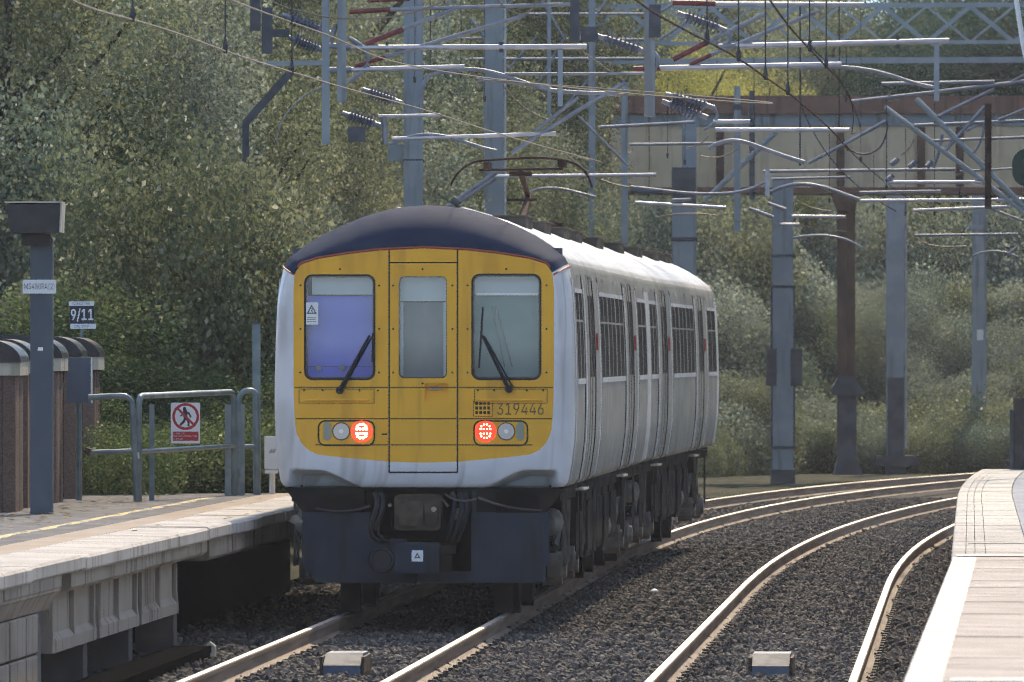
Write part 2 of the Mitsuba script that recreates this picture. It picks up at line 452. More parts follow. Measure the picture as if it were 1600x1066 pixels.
def magnet(Y, off, label, tall, blue):
    t = thing('track_magnet', label, 'track magnet', None)
    c = TP(Y, off)
    a = -math.atan(float(slope(Y)))

    def loc(m):
        v, f = m
        v = np.asarray(v)
        x = v[:, 0] * math.cos(a) - v[:, 1] * math.sin(a)
        y = v[:, 0] * math.sin(a) + v[:, 1] * math.cos(a)
        return np.stack([x + c[0], y + c[1], v[:, 2]], 1), f
    w = 0.15
    v = np.array([[-w, 0, -.2], [w, 0, -.2], [w, 0, -.09], [-w, 0, -.09], [-w, .35, tall], [w, .35, tall], [-w, 1.0, tall], [w, 1.0, tall], [-w, 1.2, -.2], [w, 1.2, -.2]])
    add('front_plate', loc((v[:4] * [1, 1, 1], tri([[0, 1, 2, 3]]))), blue, t)
    add('case', loc((v, np.vstack([tri([[4, 5, 7, 6], [6, 7, 9, 8]]), [[0, 3, 4], [0, 4, 6], [0, 6, 8], [1, 5, 2], [1, 7, 5], [1, 9, 7]]]))), 'magnet_blue', t)
    add('sloping_lid', loc(cat((v[[3, 2, 5, 4]] + [0, -.003, .003], tri([[0, 1, 2, 3]])))), 'magnet_top', t)
    for s in (-1, 1):
        add('side_bracket', loc(box(s * (w + .006), s * (w + .03), .02, .9, -.24, tall - .02)), 'rusty_casting', t)
    add('base_plate', loc(box(-.3, .3, .1, .8, -.22, -.19)), 'sleeper', t)


magnet(77.2, 0.02, 'squat metal track magnet with pale sloping lid between the rails in front of the train', 0.0, 'magnet_blue')
magnet(77.2, 3.47, 'squat grey and blue track magnet between the rails of the empty track', 0.0, 'magnet_blue')

# ------------------------------------------------------------------ left platform
E0 = -1.55
t = 'station_platform'
key_for(t)
tag(t, 'weathered concrete station platform on the left with crumbling front edge', kind='structure')
YL0, YL1 = 55.0, 104.0
YS = np.arange(YL0, YL1 + .1, 1.0)


def tri_fan_coping(y0, y1):
    ys = np.array([y0, (y0 + y1) / 2, y1])
    pr = [(0.0, 0.80), (0.012, 0.815), (0.012, 0.895), (-0.012, 0.915), (-0.62, 0.917), (-0.62, 0.80)]
    return sweep(ys, pr, E0)


y = YL0
while y < YL1 - 0.2:
    L = min(3.1 if y > 80 else 4.2, YL1 - y)
    dz = random.uniform(-0.006, 0.006)
    v, f = tri_fan_coping(y + 0.004, y + L - 0.004)
    v = v + [random.uniform(-0.01, 0.01), 0, dz]
    add('coping_slab', (v, f), 'coping', t)
    y += L
add('sand_strip', ribbon(YS, E0 - 0.62, E0 - 0.97, 0.913), 'sand_strip', t)
add('tarmac', ribbon(YS, E0 - 0.97, -7.5, 0.909), 'tarmac', t)
# the yellow line, worn and wavy, 4 mm above the tarmac
Yy = np.arange(57, 101, 0.5)
wv = 0.02 * np.sin(Yy * 1.7) + 0.018 * np.sin(Yy * 2.9)
a, b = TP(Yy, -2.86 + wv, 0.914), TP(Yy, -2.96 + wv * 0.2, 0.914)
add('yellow_line', (np.stack([a, b], 1).reshape(-1, 3), tri([[2 * i, 2 * i + 1, 2 * i + 3, 2 * i + 2] for i in range(len(Yy) - 1)])), 'yellow_line', t)
add('filling', sweep(YS, [(-0.75, -0.4), (-0.75, 0.80), (-7.5, 0.80), (-7.5, -0.4)], E0), 'void_dark', t)  # near-black block: the shade under the platform put into its colour
# corbel course under the coping, then the ribbed wall panels on their legs


def corbel(y0, y1, z0, z1, set0, m='coping_front'):
    n = max(2, int(y1 - y0) + 1)
    return add('corbel_beam', sweep(np.linspace(y0, y1, n), [(-set0 + .0, z1), (-set0 + .0, z0 + .03), (-set0 - .03, z0), (-set0 - .5, z0), (-set0 - .5, z1)], E0), m, t)


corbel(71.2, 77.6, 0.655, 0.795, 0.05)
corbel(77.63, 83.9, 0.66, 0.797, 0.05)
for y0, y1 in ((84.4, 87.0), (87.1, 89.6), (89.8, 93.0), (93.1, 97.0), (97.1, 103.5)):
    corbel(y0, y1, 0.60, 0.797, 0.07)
corbel(55.0, 70.2, 0.66, 0.798, 0.03)
for y0, y1 in ((70.9, 74.5), (74.75, 78.3), (78.55, 82.2)):
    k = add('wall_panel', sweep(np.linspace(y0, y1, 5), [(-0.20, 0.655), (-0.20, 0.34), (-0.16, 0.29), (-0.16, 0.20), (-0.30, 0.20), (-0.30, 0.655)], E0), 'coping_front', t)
    n = 3
    for j in range(n):
        yy = y0 + 0.12 + (y1 - y0 - 0.24) * j / (n - 1)
        add('rib', sweep([yy - .05, yy + .05], [(-0.197, 0.64), (-0.165, 0.63), (-0.165, 0.35), (-0.157, 0.28), (-0.197, 0.28)], E0), 'coping_front', k)
for y0 in (70.3, 74.0, 78.0, 82.4):
    add('trestle_leg', sweep([y0, y0 + .35], [(-0.22, -.35), (-0.22, .6), (-0.55, .6), (-0.55, -.35)], E0), 'sleeper' if y0 < 83 else 'void_dark', t)
# near pier and the slanting bracket above it
for j, (y0, y1) in enumerate(((66.0, 67.2), (67.25, 68.4), (68.45, 69.3))):
    for zi in range(3):
        z0 = -0.35 + zi * 0.3
        add('pier_block', sweep([y0 + .01, y1 - .01], [(-0.12, z0 + .008), (-0.11, z0 + .02), (-0.11, z0 + .28), (-0.12, z0 + .292), (-0.6, z0 + .292), (-0.6, z0 + .008)], E0), 'coping_front', t)
add('bracket', sweep([66.0, 70.15], [(-0.02, 0.80), (-0.02, 0.72), (-0.12, 0.552), (-0.6, 0.552), (-0.6, 0.80)], E0), 'coping_front', t)
t = thing('cable_trough', 'low dark concrete cable trough with a pale end under the left platform edge', 'cable trough')
for i, y0 in enumerate(np.arange(72.0, 81.5, 0.95)):
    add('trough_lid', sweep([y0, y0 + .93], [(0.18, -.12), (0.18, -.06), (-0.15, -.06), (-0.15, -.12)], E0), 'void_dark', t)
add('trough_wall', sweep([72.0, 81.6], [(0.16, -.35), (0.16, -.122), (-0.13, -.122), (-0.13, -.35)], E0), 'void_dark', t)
add('end_plate', sweep([81.65, 81.75], [(0.2, -.3), (0.2, -.07), (0.15, -.03), (0.10, -.07), (0.10, -.3)], E0), 'fascia_cream', t, label='pale upright end plate')


def rock(c, s, seed):
    m = trimesh.creation.icosphere(subdivisions=1)
    r = np.random.default_rng(seed)
    v = np.array(m.vertices) * r.uniform(.8, 1.2, (len(m.vertices), 1)) * s
    return v + c, np.array(m.faces)


add('loose_stone', rock(TP(70.9, -1.05, -.13), [.10, .3, .05], 1), 'magnet_top', label='pale flat stone by the left rail at the bottom edge', category='stone')
add('loose_stone', rock(TP(71.2, 0.60, -.15), [.06, .1, .04], 2), 'magnet_top', label='small pale stone against the right rail beside the track magnet', category='stone')
add('loose_stone', rock(P(1023, 925, 15000 * 2.56 / 370), [.045, .06, .035], 3), 'sign_white', label='small white stone on the ballast between the two tracks', category='stone')

# ------------------------------------------------------------------ right platform
t = key_for('station_platform')
tag(t, 'paved station platform on the right with a bright white edge', kind='structure')
YP0, YP1 = 25.0, 126.0


def RB(Y, o):
    return OFFB(Y) + 1.50 + o - 0.0065 * np.clip(70 - np.asarray(Y, float), 0, None)


y = YP0
i = 0
while y < YP1 - 0.1:
    L = 0.9
    y1 = min(y + L, YP1)
    m = 'coping_pink' if y < 71.0 else 'coping' if y < 86 else 'coping_cream'
    z = 0.917 + random.uniform(-.002, .002)
    for o0, o1 in ((0.0, 0.085), (0.09, 0.155), (0.16, 0.235), (0.24, 0.56)) if y >= 71 else ((0.0, 0.56),):
        v, f = sweep([y + .006, y1 - .006], [(o0 + (-.02 if o0 == 0 else 0), 0.80), (o0 + (-.02 if o0 == 0 else 0), z - .012), (o0 + (-.01 if o0 == 0 else 0), z), (o1, z), (o1, 0.80)], np.array([RB(y, 0), RB(y1, 0)]))
        add('coping_slab', (v, f), m, t)
    y = y1
YS2 = np.r_[np.arange(YP0, YP1, 2.0), YP1]
# seen from the side, the platform is a wall under an overhanging edge; beyond its end a ramp goes down
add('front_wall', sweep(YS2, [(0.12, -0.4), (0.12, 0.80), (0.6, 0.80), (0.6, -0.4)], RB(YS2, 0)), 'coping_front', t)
add('tarmac', sweep(YS2, [(0.567, 0.75), (0.567, 0.912), (9, 0.912), (9, 0.75)], RB(YS2, 0)), 'tarmac_pale', t)
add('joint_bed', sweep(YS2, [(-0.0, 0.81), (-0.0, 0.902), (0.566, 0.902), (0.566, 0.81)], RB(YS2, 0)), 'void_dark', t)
Yr = np.array([126.0, 134.0])
v, f = sweep(Yr, [(0.0, -0.4), (0.0, 0.9), (9, 0.9), (9, -0.4)], RB(Yr, 0))
v[4:, 2] = np.where(v[4:, 2] > 0, 0.05, -0.4)
add('ramp', (v, f), 'tarmac_pale', t)
Yw = np.arange(25, 71.4, 1.0)
a, b = TP(Yw, RB(Yw, -0.008), 0.9225), TP(Yw, RB(Yw, 0.165), 0.9225)
add('white_line', (np.stack([a, b], 1).reshape(-1, 3), tri([[2 * i, 2 * i + 1, 2 * i + 3, 2 * i + 2] for i in range(len(Yw) - 1)])), 'white_line', t)
for y0, w, o0, o1 in ((76.3, .35, 0.1, 3), (71.3, .7, 0.02, 3), (67.4, .12, .2, 3), (62.2, .12, .2, 3), (44.0, 0.5, .2, 3), (59.6, .08, .2, 3)):
    add('cross_line', ribbon([y0, y0 + w], RB(y0, o0), RB(y0, o1), 0.9235), 'white_line', t)


# ------------------------------------------------------------------ the train
HW = 1.385
CAR_L, GAP = 19.85, 0.25
Y0 = 88.2
tr = thing('passenger_train', 'yellow fronted white electric train with two lit red tail lamps', 'train')


class Car:
    def __init__(self, start, o0=0.055, o1=0.07):
        y0, y1 = start + 2.85, start + 17.0
        p0, p1 = TP(y0, o0), TP(y1, o1)
        d = (p1 - p0)[:2]; d /= np.linalg.norm(d)
        self.d, self.n = d, np.array([d[1], -d[0]])
        self.o = p0[:2] - d * 2.85

    def __call__(self, m):
        v, f = m
        v = np.asarray(v, float)
        xy = self.o + v[:, :1] * self.n + v[:, 1:2] * self.d
        return np.column_stack([xy, v[:, 2]]), f


C1, C2 = Car(Y0), Car(Y0 + CAR_L + GAP, 0.08, 0.16)

half_O = np.array([(0, 1.193), (0.6, 1.193), (1.20, 1.193), (1.29, 1.200), (1.326, 1.245), (1.356, 1.42), (1.378, 1.62), (1.387, 1.9), (1.387, 2.2), (1.378, 2.55), (1.362, 2.9), (1.340, 3.13), (1.318, 3.235),
                   (1.27, 3.32), (1.14, 3.425), (1.0, 3.515), (0.85, 3.592), (0.62, 3.69), (0.376, 3.76), (0.18, 3.79), (0, 3.80)])
half_F = np.array([(0, 1.420), (0.323, 1.430), (0.729, 1.467), (0.90, 1.486), (0.985, 1.50), (1.06, 1.532), (1.13, 1.605), (1.172, 1.70), (1.188, 1.82), (1.199, 2.145), (1.199, 2.6), (1.199, 3.026), (1.187, 3.16), (1.13, 3.245), (0.98, 3.292),
                   (0.7, 3.338), (0.4, 3.372), (0, 3.39)])


def ring_of(half, ang, c=(0.0, 2.4)):
    pts = np.vstack([half, (half * [-1, 1])[::-1][1:-1]]) - c
    pg = Polygon(pts)
    out = []
    for t_ in ang:
        l = LineString([(0, 0), (4 * math.cos(t_), 4 * math.sin(t_))]).intersection(pg.exterior)
        out.append([l.x, l.y] if l.geom_type == 'Point' else list(l.geoms[0].coords[0]))
    return np.array(out) + c


NA = 420
ANG = -math.pi / 2 + 2 * math.pi * (np.arange(NA) + 0.5) / NA
FO, OO = ring_of(half_F, ANG), ring_of(half_O, ANG)
dirn = OO - FO
dirn = dirn / np.linalg.norm(dirn, axis=1, keepdims=True)


def ss(a, b, x):
    t_ = np.clip((x - a) / (b - a), 0, 1)
    return t_ * t_ * (3 - 2 * t_)


DEP = 0.24 + 0.62 * ss(0.30, 0.75, dirn[:, 1]) - 0.17 * ss(0.3, 0.85, -dirn[:, 1])
NS = 44
S_ = np.linspace(0, 1, NS)
PHI = S_ * math.pi / 2
U = FO[:, None] + (OO - FO)[:, None] * np.sin(PHI)[None, :, None]
DD = DEP[:, None] * (1 - np.cos(PHI))[None]
# the two hollows low on the nose, steep under their upper lip and running out below
ux, uz = np.abs(U[..., 0]), U[..., 1]
lip = 1.355 - 0.165 * (1 - ss(0.50, 0.98, ux))            # height of the upper lip
below = lip - uz
hollow = ss(0.0, 0.06, below) * ss(0.46, 0.60, ux) * (1 - ss(1.12, 1.24, ux))
DD = DD + 0.38 * hollow
V = np.stack([U[..., 0], DD, U[..., 1]], -1)
navy = OO[:, 1] > 3.238
gi = grid(NA + 1, NS)
Vc = np.vstack([V, V[:1]]).reshape(-1, 3)
fa = np.minimum(gi.min(1) // NS, NA - 1)
add('nose_shell', C1((Vc, gi[~navy[fa]])), 'white_paint', tr, smooth=True)
add('nose_dome', C1((Vc, gi[navy[fa]])), 'navy_paint', tr, smooth=True, label='dark navy domed roof front')
# orange edging between the yellow face, the dome and the cantrail
top = FO[(FO[:, 1] > 3.2)]
top = top[np.argsort(top[:, 0])]
add('orange_edging', C1(tube(np.column_stack([top[:, 0] * 1.004, np.full(len(top), -0.002), top[:, 1] + 0.012]), 0.010, 5)), 'orange_paint', tr)
for s in (-1, 1):
    i0 = np.argmin(np.abs(OO[:, 1] - 3.238) + (np.sign(OO[:, 0]) != s) * 9)
    add('orange_edging', C1(tube(np.vstack([V[i0, ::2] + [0.008 * s, -0.004, 0.002], [[s * 1.320, .5, 3.236]]]), 0.008, 5)), 'orange_paint', tr)

# yellow face in three leaves with window openings
face = Polygon(np.vstack([FO]))
WL, WC, WR = rounded(-1.093, -0.452, 2.187, 3.145, .07), rounded(-0.24, 0.225, 2.187, 3.145, .06), rounded(0.447, 1.076, 2.187, 3.15, .07)
DL, DR = -0.317, 0.312
left = face.intersection(sbox(-3, 0, DL - .005, 9)).difference(WL)
right = face.intersection(sbox(DR + .005, 0, 3, 9)).difference(WR)
door = face.intersection(sbox(DL + .005, 0, DR - .005, 3.255)).difference(WC).difference(rounded(0.01, 0.225, 1.985, 2.15, .01))
hood = face.intersection(sbox(DL + .005, 3.263, DR - .005, 9))
add('cab_panel', C1(face_uz(left, 0.0, 0.05)), 'yellow_paint', tr)
add('cab_panel', C1(face_uz(right, 0.0, 0.05)), 'yellow_paint', tr)
gd = add('gangway_door', C1(face_uz(door, 0.0, 0.05)), 'yellow_paint', tr)
add('gangway_header', C1(face_uz(hood, 0.0, 0.05)), 'yellow_paint', tr)
back = face.buffer(0.02).difference(unary_union([WL.buffer(-.02), WC.buffer(-.02), WR.buffer(-.02)]))
add('cab_bulkhead', C1(face_uz(back, 0.051, 0.075)), 'dark_seam', tr)
# seams: fine raised gaskets
sm, sh = [], []
for x0, x1 in ((-1.19, DL - .01), (DL + .01, DR - .01), (DR + .01, 1.19)):
    for z, w in ((2.112, 1.195), (1.826, 1.18), (1.585, 1.0)):
        if z == 1.826 and x0 > 0.2:
            pass
        sh.append(box(max(x0, -w), min(x1, w), -0.0035, 0.002, z - .006, z + .006))
for x in (DL, DR):
    sm.append(box(x - .007, x + .007, -0.006, 0.02, 1.33, 3.375))
sm.append(box(DL, DR, -0.006, 0.02, 1.325, 1.339))
sm.append(box(DL, DR, -0.004, 0.02, 3.255, 3.266))
add('panel_seams', C1(cat(*sm)), 'dark_seam', tr, kind='stuff')
add('cross_seams', C1(cat(*sh)), 'soft_seam', tr, kind='stuff')
rv = []
for x, z in [(-1.135, 3.05), (-1.135, 2.65), (-1.135, 2.25), (-.41, 3.05), (-.41, 2.65), (-.41, 2.25), (-.28, 3.05), (-.28, 2.65), (-.28, 2.25), (.265, 3.05), (.265, 2.65), (.265, 2.25), (.405, 3.05), (.405, 2.65),
             (.405, 2.25), (1.13, 3.05), (1.13, 2.65), (1.13, 2.25), (-.77, 3.2), (.76, 3.2), (-.01, 3.2), (-.01, 2.15)] + [(-1.1 + .17 * i, 2.085) for i in range(5)] + [(.50 + .15 * i, 2.085) for i in range(5)]:
    rv.append(disc((x, -.001, z), .010, (0, 1, 0), .008, 8))
add('panel_screws', C1(cat(*rv)), 'dark_seam', tr, kind='stuff')
for nm, W, mats, lab in (('windscreen', WL, ('blue_blind', 'pale_blind'), 'left windscreen with a blue screen behind it'), ('door_window', WC, ('grey_blind', 'pale_blind'), None),
                         ('windscreen', WR, ('teal_panel', 'pale_blind'), 'right windscreen, greenish grey behind the glass')):
    par = gd if nm == 'door_window' else tr
    w = add(nm, C1(face_uz(W.buffer(.008).difference(W.buffer(-.010)), -0.005, 0.03)), 'black_rubber', par, label=lab)
    if par == tr:
        b0, par2 = W.bounds, w
        add('pane', C1(face_uz(W.buffer(-.008), 0.016, 0.017)), 'pane_glass', w)
    else:
        b0 = W.bounds
        scene[w]['bsdf'] = {'type': 'ref', 'id': 'yellow_paint'}
        add('door_pane', C1(face_uz(W.buffer(-.008), 0.016, 0.017)), 'pane_glass', gd)
    x0, z0, x1, z1 = b0
    zt = z1 - (0.19 if W is WL else 0.25 if W is WC else 0.19)
    zb = z0 + (0.12 if W is WL else 0)
    pk = (w if par == tr else gd)
    add('blind', C1(box(x0 - .02, x1 + .02, 0.13, 0.14, zb, zt)), mats[0], pk)
    add('sun_visor', C1(box(x0 + (.06 if W is WL else 0), x1, 0.09, 0.10, zt + .012, z1 + .02)), mats[1], pk)
    add('ledge', C1(box(x0 - .02, x1 + .02, 0.10, 0.16, z0 - .02, z0 + (0.115 if W is WL else .03))), mats[0] if W is WL else 'grey_blind', pk)
    if W is WL:
        for c in (x0 + .12, x0 + .34):
            add('control_knob', C1(disc((c, .085, z0 + .105), .028, (0, 1, 0), .03, 10)), 'grey_blind', pk)
    if W is WC:
        for xx in (x0 + .03, x1 - .03):
            add('blind_edge', C1(box(xx - .018, xx + .018, 0.10, 0.112, z0 + .03, zt)), 'pale_blind', pk)
    if W is WR:
        add('visor_rail', C1(box(x0 + .03, x1 - .03, 0.08, 0.095, zt - .0, zt + .02)), 'sign_white', pk)
        add('inner_strut', C1(cat(beam((.62, .11, 2.86), (.74, .11, 2.30), .010, .01), beam((.66, .11, 2.86), (.81, .11, 2.30), .008, .01))), 'cab_dark', pk)
# bellows of darkness behind: cab interior box
add('cab_lining', C1(box(-1.25, 1.25, 0.6, 0.65, 1.4, 3.4)), 'cab_dark', tr)
# warning sticker
st = add('warning_sticker', C1(box(-1.088, -.972, 0.004, 0.010, 2.69, 2.895)), 'sign_white', tr, label='white warning sticker with a black triangle in the left windscreen corner')
tri_ = Polygon([(-1.078, 2.79), (-.984, 2.79), (-1.031, 2.876)])
add('triangle', C1(face_uz(tri_.difference(tri_.buffer(-.010)), 0.001, 0.0035)), 'sign_black', st)
add('flash', C1(face_uz(Polygon([(-1.033, 2.85), (-1.02, 2.83), (-1.026, 2.82), (-1.018, 2.798), (-1.04, 2.815), (-1.03, 2.825)]), 0.001, 0.0034)), 'sign_black', st)
add('text_block', C1(cat(*[box(-1.075, -.99, 0.001, 0.0035, z, z + .008) for z in (2.752, 2.733, 2.714)])), 'lens_grey', st)
# handle recess and handle
hr = add('handle_recess', C1(cat(box(0.008, 0.227, .045, .055, 1.983, 2.152))), 'dusty_steel', gd)
scene[hr]['bsdf'] = {'type': 'ref', 'id': 'yellow_paint'}
add('door_handle', C1(tube([(0.045, .02, 2.105), (0.165, .02, 2.105)], .018, 8)), 'aluminium', gd)
# wiper mountings
for s0, s1 in ((-1.15, -.452), (.465, 1.14)):
    pk = add('wiper_panel', C1(face_uz(sbox(s0, 1.965, s1, 2.10).difference(sbox(s0 + .006, 1.971, s1 - .006, 2.094)), -.004, .002)), 'dark_seam', tr)
    add('ledge', C1(cat(tube([(s0 + .05, -.012, 1.995), (s1 - .05, -.012, 1.995)], .014, 6), box(s0 + .06, s1 - .06, -.004, .001, 1.972, 1.982))), 'yellow_paint', pk)


def wiper(piv, elbow, b0, b1):
    w = add('wiper', C1(cat(tube([(piv[0], -.05, piv[1]), (elbow[0], -.055, elbow[1])], [.022, .012], 6), tube([(piv[0] + .035, -.04, piv[1] + .02), (elbow[0] + .02, -.05, elbow[1] - .01)], .009, 6),
                             disc((piv[0], -.03, piv[1]), .035, (0, 1, 0), .06, 10))), 'black_rubber', tr)
    add('blade', C1(beam((b0[0], -.03, b0[1]), (b1[0], -.03, b1[1]), .016, .03)), 'black_rubber', w)


def uz(px, py):
    return ((px - 664) / 170.2, (965 - py) / 170.2)


wiper(uz(533, 610), uz(580, 524), uz(585, 485 + 35), uz(584, 566))
wiper(uz(798, 608), uz(756, 524), uz(757, 480), uz(751, 575))
# lamps
def emit(name, color, k):
    return {'type': 'area', 'radiance': {'type': 'rgb', 'value': [c * k for c in color]}}


for s, (xt, xh, xo), (h0, h1), strong in ((-1, (567, 535, 513), (-.975, -.447), 1.6), (1, (761, 793.5, 815.5), (.458, .963), 1.0)):
    H = rounded(h0, h1, 1.573, 1.812, .07)
    lc = add('lamp_cluster', C1(face_uz(H.buffer(.0).difference(H.buffer(-.014)), -.012, .01)), 'dark_seam', tr)
    add('reflector_plate', C1(face_uz(H.buffer(-.016), -.0025, .0)), 'yellow_paint', lc)
    x, z = uz(xt, 674)
    tl = add('tail_lamp', C1(disc((x, -.006, z), .096, (0, 1, 0), .016, 28)), 'sign_red', tr, label='lit red tail lamp of glowing points, left' if s < 0 else 'lit red tail lamp of glowing points, right')
    scene[tl]['emitter'] = emit('tail', (1.0, 0.014, 0.003), 0.9 * strong)
    dots = [(0, .0), (.026, .0)]
    pts = [(-.013, .062), (.013, .062 * 1.02)] + [(-.045 + .03 * i, .021) for i in range(4)] + [(-.045 + .03 * i, -.021) for i in range(4)] + [(-.013, -.060), (.013, -.060)] + [(-.038, .046), (.038, .046), (-.038, -.046), (.038, -.046)][:4]
    dk = add('light_points', C1(cat(*[disc((x + a_, -.018, z + b_), .0095 * (1.5 if s < 0 else 1.0), (0, 1, 0), .008, 10) for a_, b_ in pts])), 'sign_white', tl, kind='stuff')
    scene[dk]['emitter'] = emit('dots', (1.0, 0.27, 0.13), 1.8 * strong)
    x, z = uz(xh, 674)
    hd = add('headlamp', C1(disc((x, -.008, z), .076, (0, 1, 0), .02, 24)), 'lamp_glass', tr)
    add('bezel', C1(tube([(x + .078 * math.cos(q), -.016, z + .078 * math.sin(q)) for q in np.linspace(0, 2 * math.pi, 25)], .006, 5)), 'dusty_steel', hd)
    add('bulb', C1(disc((x, -.02, z), .02, (0, 1, 0), .008, 12)), 'aluminium', hd)
    x, z = uz(xo, 674)
    add('side_lens', C1(face_uz(rounded(x - .036, x + .036, z - .085, z + .085, .034), -.016, .0)), 'lens_grey', tr)
add('fault_plate', C1(box(-.385, -.335, -.004, .001, 1.675, 1.69)), 'dark_seam', tr)
# unit number and the square of vent holes
nm = meshkit.text_mesh('319446', 0.108, 0.003)
v = np.array(nm.vertices)
v = v * [0.43 / (v[:, 0].max() - v[:, 0].min()), 1, 1]
add('unit_number', C1((np.stack([0.668 + v[:, 0], -.0015 - v[:, 2], 1.862 + v[:, 1]], 1), np.array(nm.faces))), 'number_paint', tr, label='dark unit number 319446 on the yellow face')
vg = add('vent_grille', C1(cat(*[box(.475 + .037 * i, .475 + .037 * i + .025, -.004, .001, 1.868 + .042 * j, 1.868 + .042 * j + .028) for i in range(4) for j in range(3)])), 'dark_seam', tr)
add('grille_frame', C1(face_uz(sbox(.455, 1.845, .635, 1.99).difference(sbox(.46, 1.85, .63, 1.985)), -.003, .001)), 'dark_seam', vg)

# under the nose
sk = [(-1.29, 1.19), (1.29, 1.19), (1.12, .965), (-1.12, .965)]
add('valance', C1(cat(face_uz(Polygon([(-1.29, 1.188), (-.55, 1.188), (-.55, .965), (-1.12, .965)]), 0.10, 0.30), face_uz(Polygon([(1.29, 1.188), (.48, 1.188), (.48, .965), (1.12, .965)]), 0.10, 0.30),
                      box(-1.24, 1.24, .10, .75, 1.165, 1.189))), 'underframe', tr)
pl = add('snow_plough', C1(face_uz(Polygon([(-1.13, .965), (-.50, .965), (-.50, .72), (-.16, .72), (-.16, .42), (.43, .42), (.43, .965), (1.15, .965), (1.15, .50), (1.02, .315), (-1.0, .315), (-1.13, .52)]), 0.12, 0.16)), 'plough_paint', tr, smooth=20)
add('plate', C1(face_uz(sbox(.44, .325, 1.12, 1.185), 0.105, 0.118)), 'plough_paint', pl)
add('opening', C1(box(.66, 1.06, .098, .104, .96, 1.15)), 'void_dark', pl)
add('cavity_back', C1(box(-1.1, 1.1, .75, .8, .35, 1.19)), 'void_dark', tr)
cp = add('coupler', C1(cat(face_uz(rounded(-.27, .16, .80, 1.13, .05), -.05, .28), face_uz(rounded(-.22, .0, .84, 1.07, .03), -.09, -.049), face_uz(rounded(.02, .13, .86, 1.02, .03), -.10, -.051), tube([(-.03, .28, .95), (-.03, .8, .95)], .12, 10))), 'rusty_casting', tr)
add_each('coupler_knob', [C1(disc((.10, -.1, .995), .024, (0, 1, 0), .03, 10)), C1(disc((-.31, -.02, 1.03), .016, (0, 1, 0), .03, 8))], 'coping_front', cp)
add('pin', C1(cat(beam((.16, -.03, 1.10), (.23, -.03, 1.02), .02, .02), box(.28, .36, .0, .08, .90, 1.0))), 'dusty_steel', cp)
eb = add('electrical_box', C1(face_uz(rounded(-.27, .15, .405, .69, .02), -.08, .12)), 'plough_paint', tr)
add_each('clamp', [C1(box(.15, .30, -.05, .06, .58, .66)), C1(box(.16, .26, -.02, .06, .42, .57)), C1(tube([(-.06, -.09, .40), (-.07, -.09, .30)], .006, 5))], 'underframe', eb)
q = add('sticker', C1(box(-.105, .0, -.084, -.081, .515, .618)), 'sign_white', eb, label='small white square sticker with a triangle')
tq = Polygon([(-.082, .545), (-.024, .545), (-.053, .597)])
add('triangle', C1(face_uz(tq.difference(tq.buffer(-.009)), -.087, -.0845)), 'number_paint', eb)
pipe = add('air_pipe', C1(cat(tube([(-.38 + .105 * math.cos(a_), -.08, .53 + .105 * math.sin(a_)) for a_ in np.linspace(0, 2 * math.pi, 21)], .018, 6), disc((-.38, -.04, .53), .10, (0, 1, 0), .08, 18), tube([(-.28, -.03, .53), (-.2, 0, .53)], .05, 8))), 'black_rubber', tr)
hoses = []
for x in (-.46, -.4, .26, .33, .38):
    hoses.append(tube(bez([(x, .05, 1.14), (x + .02, -.03, .98), (x - .03, -.02, .80), (x * .8, .05, .70)], 10), .024, 6))
add_each('brake_hose', [C1(h_) for h_ in hoses], 'black_rubber', tr)
add_each('jumper_cable', (C1(tube(bez([(.50, .06, 1.10), (.75, .03, 1.02), (1.08, .06, .98)], 10), .012, 5)), C1(tube(bez([(.2, .0, 1.13), (.3, -.04, 1.08), (.48, .05, 1.09)], 8), .012, 5)), C1(tube(bez([(-1.0, .09, 1.0), (-.8, .05, .97), (-.5, .09, 1.02)], 8), .012, 5))), 'dusty_steel', tr)
add('step', C1(cat(box(-1.24, -1.12, .02, .10, .87, .89), disc((-1.19, .06, .90), .04, (0, 1, 0), .06, 10))), 'coping_front', tr)
add_each('rail_guard', [C1(box(-.80, -.62, .55, .62, .03, .6)), C1(box(.62, .80, .55, .62, .03, .6))], 'underframe', tr)

# car bodies
prof = OO[np.argsort(ANG)]
side_half = half_O[3:-1]


def sec_prof(inset=0.0):
    return np.vstack([half_O, (half_O * [-1, 1])[::-1][1:-1]])


def densify(pg, n=3):
    out = []
    for a_, b_ in zip(pg, np.roll(pg, -1, 0)):
        for t_ in np.arange(n) / n:
            out.append(a_ + (b_ - a_) * t_)
    return np.array(out)


def u_side(z):
    zz, uu = half_O[3:13, 1], half_O[3:13, 0]
    return np.interp(z, zz, uu)


DOORS = (4.3, 14.55)
DW = 1.34


